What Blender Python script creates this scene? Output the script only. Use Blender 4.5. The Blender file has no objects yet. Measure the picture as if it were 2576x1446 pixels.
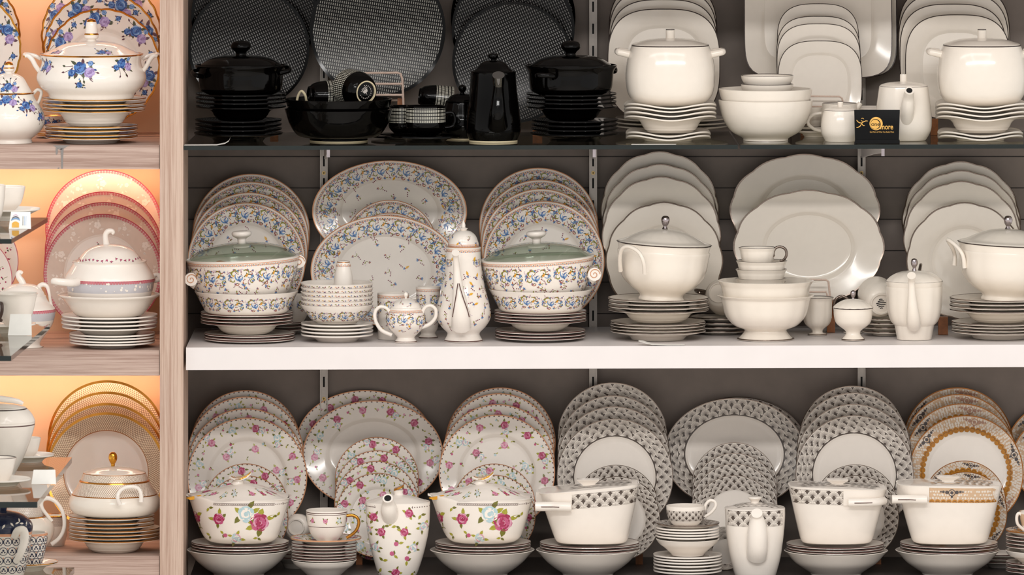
import bpy, math, random
from mathutils import Vector, Matrix
PI = math.pi
sin, cos = math.sin, math.cos
SC = bpy.context.scene
COL = SC.collection

# ---------------------------------------------------------------- camera frame
F = 20000.0          # focal length in pixels of the 2576 px wide frame
YH = -870.0          # pixel row of the horizon
CX0 = 1288.0
D0 = 17.4            # camera distance to the front edge of the shelves (y = 0)
HC = 2.6             # camera height

def W(px, py, Y):
    """The point of the place that is seen at pixel px, py and lies at depth Y behind the shelf front."""
    D = D0 + Y
    return Vector(((px - CX0) * D / F, Y, HC - (py - YH) * D / F))

def S(Y):
    return (D0 + Y) / F

def ZY(py, Y):
    return HC - (py - YH) * (D0 + Y) / F

# ---------------------------------------------------------------- materials
def lin(c):
    c /= 255.0
    return c / 12.92 if c <= 0.04045 else ((c + 0.055) / 1.055) ** 2.4

def rgb(h):
    if isinstance(h, str):
        h = h.lstrip('#')
        h = tuple(int(h[i:i + 2], 16) for i in (0, 2, 4))
    return (lin(h[0]), lin(h[1]), lin(h[2]), 1.0)

MATS = {}

def new_mat(name):
    m = bpy.data.materials.new(name)
    m.use_nodes = True
    nt = m.node_tree
    b = nt.nodes['Principled BSDF']
    MATS[name] = m
    return m, nt, b

def simple(name, col, rough=0.25, metal=0.0, spec=0.5, vary=0.05, scale=60.0, bump=0.0, coat=0.0):
    m, nt, b = new_mat(name)
    c = rgb(col)
    b.inputs['Roughness'].default_value = rough
    b.inputs['Metallic'].default_value = metal
    b.inputs['Specular IOR Level'].default_value = spec
    b.inputs['Coat Weight'].default_value = coat
    tc = nt.nodes.new('ShaderNodeTexCoord')
    nz = nt.nodes.new('ShaderNodeTexNoise')
    nz.inputs['Scale'].default_value = scale
    nz.inputs['Detail'].default_value = 2.0
    nt.links.new(tc.outputs['Object'], nz.inputs['Vector'])
    rp = nt.nodes.new('ShaderNodeValToRGB')
    k = 1.0 - vary
    rp.color_ramp.elements[0].position = 0.3
    rp.color_ramp.elements[1].position = 0.7
    rp.color_ramp.elements[0].color = (c[0] * k, c[1] * k, c[2] * k, 1)
    rp.color_ramp.elements[1].color = c
    nt.links.new(nz.outputs['Fac'], rp.inputs['Fac'])
    nt.links.new(rp.outputs['Color'], b.inputs['Base Color'])
    if bump:
        bp = nt.nodes.new('ShaderNodeBump')
        bp.inputs['Strength'].default_value = bump
        bp.inputs['Distance'].default_value = 0.002
        nt.links.new(nz.outputs['Fac'], bp.inputs['Height'])
        nt.links.new(bp.outputs['Normal'], b.inputs['Normal'])
    return m

def wood(name, light, dark, stretch, rough=0.55, knots=0.0):
    """Limed oak: fine streaks along the axis whose stretch is small."""
    m, nt, b = new_mat(name)
    N, L = nt.nodes.new, nt.links.new
    tc = N('ShaderNodeTexCoord')
    mp = N('ShaderNodeMapping')
    mp.inputs['Scale'].default_value = stretch
    L(tc.outputs['Object'], mp.inputs['Vector'])
    n0 = N('ShaderNodeTexNoise'); n0.inputs['Scale'].default_value = 0.35; n0.inputs['Detail'].default_value = 3
    L(mp.outputs['Vector'], n0.inputs['Vector'])
    mx = N('ShaderNodeMix'); mx.data_type = 'VECTOR'; mx.inputs[0].default_value = 0.15 + knots
    L(mp.outputs['Vector'], mx.inputs[4]); L(n0.outputs['Color'], mx.inputs[5])
    n1 = N('ShaderNodeTexNoise'); n1.inputs['Scale'].default_value = 1.0; n1.inputs['Detail'].default_value = 6; n1.inputs['Roughness'].default_value = 0.7
    L(mp.outputs['Vector'], n1.inputs['Vector'])
    wv = N('ShaderNodeTexNoise'); wv.inputs['Scale'].default_value = 0.25; wv.inputs['Detail'].default_value = 4; wv.inputs['Distortion'].default_value = 1.2
    L(mx.outputs[1], wv.inputs['Vector'])
    ad = N('ShaderNodeMath'); ad.operation = 'MULTIPLY_ADD'; ad.inputs[1].default_value = 0.6; 
    L(n1.outputs['Fac'], ad.inputs[0])
    ml = N('ShaderNodeMath'); ml.operation = 'MULTIPLY'; ml.inputs[1].default_value = 0.4
    L(wv.outputs['Fac'], ml.inputs[0]); L(ml.outputs[0], ad.inputs[2])
    rp = N('ShaderNodeValToRGB')
    rp.color_ramp.elements[0].position = 0.36; rp.color_ramp.elements[0].color = rgb(dark)
    rp.color_ramp.elements[1].position = 0.56; rp.color_ramp.elements[1].color = rgb(light)
    L(ad.outputs[0], rp.inputs['Fac'])
    L(rp.outputs['Color'], b.inputs['Base Color'])
    b.inputs['Roughness'].default_value = rough
    bp = N('ShaderNodeBump'); bp.inputs['Strength'].default_value = 0.15; bp.inputs['Distance'].default_value = 0.001
    L(ad.outputs[0], bp.inputs['Height']); L(bp.outputs['Normal'], b.inputs['Normal'])
    return m

class NB:
    """A small helper for math-node patterns."""
    def __init__(s, nt):
        s.nt = nt
        tc = nt.nodes.new('ShaderNodeTexCoord')
        sp = nt.nodes.new('ShaderNodeSeparateXYZ')
        nt.links.new(tc.outputs['Object'], sp.inputs[0])
        s.x, s.y, s.z = sp.outputs[0], sp.outputs[1], sp.outputs[2]
    def op(s, o, a, b=None, c=None):
        n = s.nt.nodes.new('ShaderNodeMath'); n.operation = o
        for i, v in enumerate((a, b, c)):
            if v is None: continue
            if isinstance(v, (int, float)): n.inputs[i].default_value = v
            else: s.nt.links.new(v, n.inputs[i])
        return n.outputs[0]

def pattern(name, kind, base, ink, rough=0.15, ink_metal=0.0, **k):
    """Repeating printed patterns worked out from the object's own coordinates."""
    m, nt, b = new_mat(name)
    q = NB(nt)
    if kind == 'lattice':
        if k.get('wall'):
            th = q.op('ARCTAN2', q.x, q.op('MULTIPLY', q.y, -1.0)); r = q.z
        else:
            th = q.op('ARCTAN2', q.x, q.y)
            r = q.op('SQRT', q.op('ADD', q.op('MULTIPLY', q.x, q.x), q.op('MULTIPLY', q.y, q.y)))
        t = q.op('MULTIPLY', th, k['n'] * 0.5)
        kr = q.op('MULTIPLY', r, k['k'])
        a = q.op('ABSOLUTE', q.op('SINE', q.op('ADD', t, kr)))
        c = q.op('ABSOLUTE', q.op('SINE', q.op('SUBTRACT', t, kr)))
        f = q.op('LESS_THAN', q.op('MINIMUM', a, c), k['w'])
    else:
        if k.get('wall'):
            u = q.op('MULTIPLY', q.op('ARCTAN2', q.x, q.op('MULTIPLY', q.y, -1.0)), k['r']); v = q.z
        else:
            ca, sa = cos(k['rot']), sin(k['rot'])
            u = q.op('SUBTRACT', q.op('MULTIPLY', q.x, ca), q.op('MULTIPLY', q.y, sa))
            v = q.op('ADD', q.op('MULTIPLY', q.x, sa), q.op('MULTIPLY', q.y, ca))
        fu = q.op('LESS_THAN', q.op('FRACT', q.op('DIVIDE', q.op('ADD', u, 5.0), k['pu'])), k['du'])
        fv = q.op('LESS_THAN', q.op('FRACT', q.op('DIVIDE', q.op('ADD', v, 5.0), k['pv'])), k['dv'])
        f = q.op('MULTIPLY', fu, fv)
    mx = nt.nodes.new('ShaderNodeMix'); mx.data_type = 'RGBA'
    nt.links.new(f, mx.inputs[0])
    mx.inputs[6].default_value = rgb(base); mx.inputs[7].default_value = rgb(ink)
    nt.links.new(mx.outputs[2], b.inputs['Base Color'])
    b.inputs['Roughness'].default_value = rough
    b.inputs['Specular IOR Level'].default_value = k.get('spec', .5)
    if ink_metal:
        nt.links.new(q.op('MULTIPLY', f, ink_metal), b.inputs['Metallic'])
    return m

def clear_glass(name, tint, gloss=0.08):
    """Sheet glass that lets daylight and lamp light through: tinted see-through plus a Fresnel mirror."""
    m, nt, b = new_mat(name)
    nt.nodes.remove(b)
    N, L = nt.nodes.new, nt.links.new
    out = nt.nodes['Material Output']
    tr = N('ShaderNodeBsdfTransparent'); tr.inputs['Color'].default_value = rgb(tint)
    gl = N('ShaderNodeBsdfGlossy'); gl.inputs['Roughness'].default_value = 0.03
    fr = N('ShaderNodeFresnel'); fr.inputs['IOR'].default_value = 1.5
    nz = N('ShaderNodeTexNoise'); nz.inputs['Scale'].default_value = 4.0
    ad = N('ShaderNodeMath'); ad.operation = 'MULTIPLY_ADD'; ad.inputs[1].default_value = 0.02
    L(nz.outputs['Fac'], ad.inputs[0]); L(fr.outputs[0], ad.inputs[2])
    ad3 = N('ShaderNodeMath'); ad3.operation = 'ADD'; ad3.inputs[1].default_value = gloss; ad3.use_clamp = True
    L(ad.outputs[0], ad3.inputs[0])
    ge = N('ShaderNodeNewGeometry')
    fs = N('ShaderNodeMath'); fs.operation = 'SUBTRACT'; fs.inputs[0].default_value = 1.0; L(ge.outputs['Backfacing'], fs.inputs[1])
    ad2 = N('ShaderNodeMath'); ad2.operation = 'MULTIPLY'; ad2.use_clamp = True
    L(ad3.outputs[0], ad2.inputs[0]); L(fs.outputs[0], ad2.inputs[1])
    mx = N('ShaderNodeMixShader')
    L(ad2.outputs[0], mx.inputs[0]); L(tr.outputs[0], mx.inputs[1]); L(gl.outputs[0], mx.inputs[2])
    L(mx.outputs[0], out.inputs['Surface'])
    return m

simple('porcelain', '#f3eae0', 0.12, vary=0.02, spec=0.5)
simple('porcelain_foot', '#ebe3d6', 0.4, vary=0.03)
simple('cream_porcelain', '#f1e8dc', 0.13, vary=0.02)
simple('ivory_porcelain', '#f1e7da', 0.13, vary=0.02)
simple('black_glaze', '#040303', 0.08, vary=0.3, spec=0.16)
simple('unglazed_foot', '#d9cba8', 0.7, vary=0.1)
simple('gold', '#c98a3a', 0.22, metal=1.0, vary=0.15)
simple('bright_gold', '#e0a03c', 0.12, metal=1.0, vary=0.1)
simple('gold_line', '#a8692a', 0.3, metal=0.5, vary=0.2)
simple('platinum', '#8f8076', 0.2, metal=0.85, vary=0.3, scale=90)
simple('silver', '#b9aeb0', 0.1, metal=1.0, vary=0.1)
simple('platinum_line', '#4a3f3c', 0.25, metal=0.3, vary=0.2)
simple('red_trim', '#c4485a', 0.25, vary=0.15)
simple('pink_lace', '#d8808a', 0.3, vary=0.2)
simple('taupe_band', '#e2d1c3', 0.18, vary=0.05)
simple('grey_band', '#cbc8cc', 0.18, vary=0.05)
simple('pebble_print', '#eadfd2', 0.2, vary=0.05)
simple('white_blossom', '#fbf1e6', 0.2, vary=0.03)
simple('navy_rose', '#2b4f95', 0.25, vary=0.35, scale=300)
simple('blue_rose', '#4f7fc4', 0.25, vary=0.3, scale=300)
simple('pale_blue', '#93b4e0', 0.25, vary=0.2, scale=300)
simple('mauve_rose', '#c3aede', 0.25, vary=0.2, scale=300)
simple('mauve_dark', '#9b7fb4', 0.25, vary=0.2, scale=300)
simple('dark_leaf', '#4d5238', 0.3, vary=0.3, scale=300)
simple('plum_leaf', '#6a4550', 0.3, vary=0.3, scale=300)
simple('peach_print', '#e6a47e', 0.25, vary=0.12, scale=200)
simple('ochre_print', '#e8ae2e', 0.25, vary=0.15, scale=200)
simple('orange_print', '#d97b30', 0.25, vary=0.15, scale=200)
simple('olive_print', '#8f8f2c', 0.25, vary=0.25, scale=200)
simple('dark_green_print', '#3c4a26', 0.25, vary=0.25, scale=200)
simple('blue_print', '#6b97c6', 0.25, vary=0.25, scale=200)
simple('dark_blue_print', '#4a69a6', 0.25, vary=0.25, scale=200)
simple('maroon_print', '#7c2442', 0.25, vary=0.2, scale=200)
simple('rust_print', '#b5674c', 0.25, vary=0.2, scale=200)
simple('lilac_print', '#d5bcd0', 0.25, vary=0.2, scale=200)
simple('rose_deep', '#b8325f', 0.25, vary=0.35, scale=300)
simple('rose_mid', '#d2628c', 0.25, vary=0.25, scale=300)
simple('rose_pale', '#e9a9bf', 0.25, vary=0.2, scale=300)
simple('leaf_lime', '#b3ad3a', 0.25, vary=0.25, scale=300)
simple('leaf_olive', '#7c7a2c', 0.25, vary=0.25, scale=300)
simple('sky_print', '#bfdadf', 0.25, vary=0.15, scale=300)
simple('fan_ground', '#5a4d45', 0.25, vary=0.25, scale=200)
simple('fan_ink', '#75675d', 0.3, vary=0.1)
simple('fan_white', '#efe6dc', 0.15, vary=0.03)
simple('copper_rim', '#dc9f76', 0.3, metal=0.2, vary=0.15)
simple('brown_line', '#5b3a33', 0.3, vary=0.2)
simple('tan_band', '#d9b795', 0.2, vary=0.12, scale=120)
simple('amber_print', '#c8862c', 0.25, vary=0.25, scale=150)
simple('slate_print', '#5a5252', 0.25, vary=0.3, scale=200)
simple('dusty_rose_print', '#b98d78', 0.25, vary=0.25, scale=200)
simple('ink_blue', '#222a48', 0.2, vary=0.3, scale=200)
simple('spiral_grey', '#cfc6bf', 0.3, vary=0.1)
simple('print_black', '#231f22', 0.4, vary=0.2)
simple('dark_wall', '#7d7169', 0.55, vary=0.12, scale=25, bump=0.05)
simple('groove_dark', '#4b4543', 0.7, vary=0.1)
simple('rail_metal', '#a9a19a', 0.35, metal=0.55, vary=0.12)
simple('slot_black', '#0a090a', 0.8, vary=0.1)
simple('brass_screw', '#b59a68', 0.3, metal=0.9, vary=0.1)
simple('white_board', '#ebe4e2', 0.4, vary=0.03, scale=15)
simple('dark_board', '#4a4442', 0.35, vary=0.15, scale=20)
simple('warm_back', '#e6c3a0', 0.6, vary=0.05, scale=10)
simple('paper', '#f3f0ea', 0.6, vary=0.04)
simple('clear_bumper', '#dfe6e6', 0.15, vary=0.05)
simple('glass_edge', '#0a1714', 0.1, vary=0.3)
simple('orange_wood', '#a9683a', 0.5, vary=0.35, scale=80)
simple('tan_wire', '#dcc2b2', 0.5, vary=0.2, scale=200)
simple('dark_wire', '#4d3a34', 0.5, vary=0.2, scale=200)
simple('acrylic_black', '#060607', 0.12, vary=0.2, spec=0.2)
simple('sign_gold', '#e8b046', 0.35, vary=0.08)
simple('floor_tile', '#efe8e0', 0.3, vary=0.1, scale=3)
simple('drip_grey', '#8d8783', 0.5, vary=0.1)
simple('shelf_chrome', '#b8b5b4', 0.2, metal=0.9, vary=0.05)
wood('oak_vertical', '#cdb4a3', '#a48270', (240, 240, 5.0), knots=0.3)
wood('oak_horizontal', '#c6ada0', '#967769', (5.0, 240, 280), knots=0.2)
pattern('dash_grid', 'dash', '#090809', '#b4b2ab', 0.22, spec=.15, rot=0.16, pu=0.0048, pv=0.0078, du=0.42, dv=0.68)
pattern('dash_grid_tilted', 'dash', '#090809', '#93928f', 0.22, spec=.15, rot=-0.42, pu=0.0052, pv=0.0074, du=0.40, dv=0.64)
pattern('dash_wall', 'dash', '#090809', '#c9c6b8', 0.14, wall=True, r=0.05, pu=0.0052, pv=0.0075, du=0.55, dv=0.72)
pattern('lattice_rim', 'lattice', '#f0e2c8', '#8a5a26', 0.2, ink_metal=0.4, n=150, k=420.0, w=0.30)
pattern('lattice_wall', 'lattice', '#f3e8da', '#94683f', 0.2, ink_metal=0.4, wall=True, n=120, k=560.0, w=0.30)
pattern('lattice_dark', 'lattice', '#efe4d6', '#7b5a52', 0.2, wall=True, n=110, k=460.0, w=0.32)
clear_glass('shelf_glass', '#d0cfc7', 0.10)
clear_glass('lid_glass', '#f3f7f3', 0.05)
clear_glass('film', '#9a9a9c', 0.25)
for _m in MATS.values(): _m.use_fake_user = False

# ---------------------------------------------------------------- mesh builder
def cr(pts, n=4):
    """Catmull-Rom smoothing of a polyline of tuples; a point given twice stays a corner."""
    out = []
    L = len(pts)
    for i in range(L - 1):
        p1, p2 = pts[i], pts[i + 1]
        if max(abs(a - b) for a, b in zip(p1, p2)) < 1e-9: continue
        p0 = pts[i - 1] if i > 0 else p1
        p3 = pts[i + 2] if i + 2 < L else p2
        for k in range(n):
            t = k / n
            out.append(tuple(0.5 * ((2 * b) + (-a + c) * t + (2 * a - 5 * b + 4 * c - d) * t * t + (-a + 3 * b - 3 * c + d) * t ** 3)
                             for a, b, c, d in zip(p0, p1, p2, p3)))
    out.append(tuple(pts[-1]))
    return out

class MB:
    def __init__(s):
        s.v, s.f, s.m, s.names = [], [], [], []
    def mi(s, name):
        if name not in s.names: s.names.append(name)
        return s.names.index(name)
    def face(s, idx, mat):
        s.f.append(tuple(idx)); s.m.append(s.mi(mat))
    def lathe(s, prof, seg=80, shape=None, off=(0, 0, 0)):
        """prof: (r, z, material of the band that ends here)."""
        prev = None
        for (r, z, m) in prof:
            if r < 1e-6:
                p = (0, 0, z)
                if shape: p = shape(*p)
                s.v.append((p[0] + off[0], p[1] + off[1], p[2] + off[2])); cur = [len(s.v) - 1]
            else:
                b = len(s.v)
                for k in range(seg):
                    a = 2 * PI * k / seg
                    p = (r * sin(a), -r * cos(a), z)
                    if shape: p = shape(*p)
                    s.v.append((p[0] + off[0], p[1] + off[1], p[2] + off[2]))
                cur = list(range(b, b + seg))
            if prev is not None:
                if len(prev) == 1 and len(cur) > 1:
                    for k in range(seg): s.face((prev[0], cur[(k + 1) % seg], cur[k]), m)
                elif len(cur) == 1 and len(prev) > 1:
                    for k in range(seg): s.face((prev[k], prev[(k + 1) % seg], cur[0]), m)
                elif len(cur) > 1:
                    for k in range(seg): s.face((prev[k], prev[(k + 1) % seg], cur[(k + 1) % seg], cur[k]), m)
            prev = cur
    def rings(s, rings, mats, cap0=True, cap1=True, close=True):
        """Stitch rings of points; mats: one name or a list for the bands."""
        base = []
        for R in rings:
            b = len(s.v); s.v.extend([tuple(p) for p in R]); base.append(b)
        n = len(rings[0])
        mm = mats if isinstance(mats, list) else [mats] * (len(rings) - 1)
        for i in range(len(rings) - 1):
            for k in range(n if close else n - 1):
                k2 = (k + 1) % n
                mt = mm[i](k, n) if callable(mm[i]) else mm[i]
                s.face((base[i] + k, base[i] + k2, base[i + 1] + k2, base[i + 1] + k), mt)
        m0 = mm[0](0, n) if callable(mm[0]) else mm[0]
        m1 = mm[-1](0, n) if callable(mm[-1]) else mm[-1]
        if cap0: s.face([base[0] + k for k in reversed(range(n))], m0)
        if cap1: s.face([base[-1] + k for k in range(n)], m1)
    def tube(s, path, rad, mat, seg=12, flat=1.0, closed=False, smooth=3):
        P = [tuple(p) + ((rad[i] if isinstance(rad, (list, tuple)) else rad),) for i, p in enumerate(path)]
        if smooth > 1 and len(P) > 2: P = cr(P, smooth)
        pts = [Vector(p[:3]) for p in P]; rr = [p[3] for p in P]
        rings = []
        up = None
        for i, p in enumerate(pts):
            t = (pts[min(i + 1, len(pts) - 1)] - pts[max(i - 1, 0)])
            if t.length < 1e-9: t = Vector((0, 0, 1))
            t.normalize()
            if up is None:
                up = Vector((0, 1, 0)) if abs(t.y) < 0.9 else Vector((1, 0, 0))
            n1 = (up - t * up.dot(t))
            if n1.length < 1e-6: n1 = Vector((1, 0, 0)) - t * t.x
            n1.normalize(); up = n1
            n2 = t.cross(n1)
            rings.append([p + n1 * (rr[i] * flat * cos(2 * PI * k / seg)) + n2 * (rr[i] * sin(2 * PI * k / seg)) for k in range(seg)])
        s.rings(rings, mat)
    def box(s, x0, x1, y0, y1, z0, z1, mat, faces=None):
        """faces: optional {side: material} for the sides -x +x -y +y -z +z."""
        b = len(s.v)
        s.v.extend([(x0, y0, z0), (x1, y0, z0), (x1, y1, z0), (x0, y1, z0), (x0, y0, z1), (x1, y0, z1), (x1, y1, z1), (x0, y1, z1)])
        fs = {'-z': (0, 3, 2, 1), '+z': (4, 5, 6, 7), '-y': (0, 1, 5, 4), '+y': (2, 3, 7, 6), '-x': (3, 0, 4, 7), '+x': (1, 2, 6, 5)}
        for k, q in fs.items():
            s.face([b + i for i in q], (faces or {}).get(k, mat))
    def poly(s, pts, mat):
        b = len(s.v); s.v.extend([tuple(p) for p in pts]); s.face(range(b, b + len(pts)), mat)
    def mesh(s, name, ang=35):
        me = bpy.data.meshes.new(name)
        me.from_pydata(s.v, [], s.f)
        for n in s.names: me.materials.append(MATS[n])
        me.polygons.foreach_set('material_index', s.m)
        me.polygons.foreach_set('use_smooth', [True] * len(s.f))
        me.update()
        if ang: me.set_sharp_from_angle(angle=math.radians(ang))
        return me
    def build(s, name, parent=None, loc=None, ang=35):
        o = bpy.data.objects.new(name, s.mesh(name, ang)); COL.objects.link(o)
        if parent is not None: o.parent = parent
        if loc is not None: o.location = loc
        return o

def tag(o, label, cat, group=None, kind=None):
    if label: o['label'] = label
    if cat: o['category'] = cat
    if group: o['group'] = group
    if kind: o['kind'] = kind
    return o

def root(name, loc, label, cat, group=None):
    o = bpy.data.objects.new(name, None); COL.objects.link(o)
    o.empty_display_size = 0.05
    o.location = loc
    return tag(o, label, cat, group)

# ---------------------------------------------------------------- printed motifs: lists of (material, points, layer), y up
def disc(x, y, r, m, n=8, sx=1.0, a=0.0, layer=0):
    ca, sa = cos(a), sin(a)
    P = []
    for k in range(n):
        t = 2 * PI * k / n
        dx, dy = r * sx * cos(t), r * sin(t)
        P.append((x + dx * ca - dy * sa, y + dx * sa + dy * ca))
    return [(m, P, layer)]

def leaf(x, y, L, w, a, m, layer=0):
    ca, sa = cos(a), sin(a)
    Q = [(0, 0), (.3, .42), (.6, .40), (1, 0), (.6, -.40), (.3, -.42)]
    return [(m, [(x + (L * u) * ca - (w * v) * sa, y + (L * u) * sa + (w * v) * ca) for u, v in Q], layer)]

def stroke(pts, w0, w1, m, layer=0, wm=None):
    out = []
    n = len(pts) - 1
    L, R = [], []
    for i, (x, y) in enumerate(pts):
        x2, y2 = pts[min(i + 1, n)]; x1, y1 = pts[max(i - 1, 0)]
        d = math.hypot(x2 - x1, y2 - y1) or 1
        nx, ny = -(y2 - y1) / d, (x2 - x1) / d
        t = i / n
        w = (w0 * (1 - t) + w1 * t) / 2
        if wm: w = (w0 * (1 - t) + w1 * t + 4 * t * (1 - t) * wm) / 2
        L.append((x + nx * w, y + ny * w)); R.append((x - nx * w, y - ny * w))
    for i in range(n): out.append((m, [L[i], L[i + 1], R[i + 1], R[i]], layer))
    return out

def arc(x, y, r, a0, a1, n=6, k=1.0):
    """Points of an arc whose radius shrinks to k*r."""
    return [(x + r * (1 + (k - 1) * i / n) * cos(a0 + (a1 - a0) * i / n), y + r * (1 + (k - 1) * i / n) * sin(a0 + (a1 - a0) * i / n)) for i in range(n + 1)]

def xf(ps, x, y, a=0.0, s=1.0, dl=0):
    ca, sa = cos(a), sin(a)
    return [(m, [(x + s * (u * ca - v * sa), y + s * (u * sa + v * ca)) for u, v in P], l + dl) for m, P, l in ps]

def rose(r, deep, mid, pale, leaves=(), rng=random, nl=4, buds=()):
    """A rose of radius 1*r with leaves around it."""
    o = []
    a0 = rng.uniform(0, 6.28)
    for k in range(nl):
        a = a0 + k * 2 * PI / nl + rng.uniform(-.4, .4)
        o += leaf(r * .7 * cos(a), r * .7 * sin(a), r * rng.uniform(.85, 1.25), r * rng.uniform(.5, .7), a + rng.uniform(-.6, .6), rng.choice(leaves)) if leaves else []
    for k in range(6):
        a = a0 + k * PI / 3
        o += disc(r * .55 * cos(a), r * .55 * sin(a), r * .48, mid if k % 2 else deep, 8, layer=1)
    o += disc(0, 0, r * .62, mid, 9, layer=2)
    for k in range(4):
        a = a0 + k * 1.7
        o += stroke(arc(0, 0, r * (.85 - .15 * k), a, a + 1.9, 5), r * .05, r * .16, pale if k % 2 == 0 else deep, 3, wm=r * .1)
    o += disc(0, 0, r * .28, deep, 7, layer=4)
    o += stroke(arc(0, 0, r * .3, a0, a0 + 3, 4, .5), r * .05, r * .1, pale, 5)
    for k in range(len(buds)):
        a = a0 + .5 + k * 2.1
        o += stroke([(r * .8 * cos(a), r * .8 * sin(a)), (r * 1.7 * cos(a + .1), r * 1.7 * sin(a + .1))], r * .07, r * .05, leaves[0] if leaves else deep)
        o += leaf(r * 1.6 * cos(a + .1), r * 1.6 * sin(a + .1), r * .6, r * .45, a, buds[k], 1)
    return o

def blue_cluster(s, rng):
    lv = ('dark_leaf', 'plum_leaf')
    o = xf(rose(.012, 'navy_rose', 'blue_rose', 'pale_blue', lv, rng, 5), 0, 0, 0, s)
    o += xf(rose(.010, 'mauve_dark', 'mauve_rose', 'mauve_rose', lv, rng, 3), .017 * s, -.008 * s, 0, s, 1)
    o += xf(rose(.007, 'navy_rose', 'blue_rose', 'pale_blue', lv, rng, 3), -.015 * s, -.009 * s, 0, s, 1)
    o += xf(rose(.005, 'blue_rose', 'pale_blue', 'pale_blue', lv, rng, 2), .018 * s, .009 * s, 0, s, 1)
    for k in range(5):
        a = rng.uniform(0, 6.28); d = rng.uniform(.022, .030) * s
        o += stroke([(d * .5 * cos(a), d * .5 * sin(a)), (d * cos(a + .2), d * sin(a + .2))], .0012 * s, .0008 * s, 'plum_leaf')
        o += leaf(d * cos(a + .2), d * sin(a + .2), .007 * s, .004 * s, a, rng.choice(('navy_rose', 'plum_leaf', 'dark_leaf')))
    return o

def pink_cluster(s, rng, big=True):
    lv = ('leaf_lime', 'leaf_olive')
    if rng.random() < .4: o = rose(.009 * s, 'rose_deep', 'rose_mid', 'rose_pale', lv, rng, 4)
    elif rng.random() < .6: o = rose(.0085 * s, 'rose_mid', 'rose_pale', 'rose_pale', lv, rng, 3)
    else: o = rose(.009 * s, 'sky_print', 'white_blossom', 'sky_print', lv, rng, 5)
    if big:
        a = rng.uniform(0, 6.28)
        o += xf(rose(.008 * s, 'sky_print', 'white_blossom', 'rose_pale', lv, rng, 4), .014 * s * cos(a), .014 * s * sin(a), 0, 1, 0)
    return o

def pink_sprig(s, rng):
    o = []
    a = rng.uniform(0, 6.28)
    o += leaf(0, 0, .006 * s, .0035 * s, a, 'leaf_lime') + leaf(0, 0, .006 * s, .0035 * s, a + 2.2, 'leaf_olive')
    if rng.random() < .6: o += disc(-.003 * s * cos(a), -.003 * s * sin(a), .0028 * s, rng.choice(('rose_pale', 'rose_mid', 'sky_print')), 7, layer=1)
    return o

def bell(s, a, c='blue_print'):
    """A small bell flower."""
    o = []
    for k in (-.55, 0, .55): o += leaf(0, 0, .0066 * s, .0026 * s, a + k, c if k else 'dark_blue_print')
    o += disc(0, 0, .0018 * s, 'rust_print', 6, layer=1)
    return o

def berries(s, rng, n=5):
    o = []
    a = rng.uniform(0, 6.28); x = y = 0.0
    for k in range(n):
        o += disc(x, y, .0013 * s, 'maroon_print', 6)
        a += rng.uniform(-.3, .5); x += .0038 * s * cos(a); y += .0038 * s * sin(a)
    return o

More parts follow.
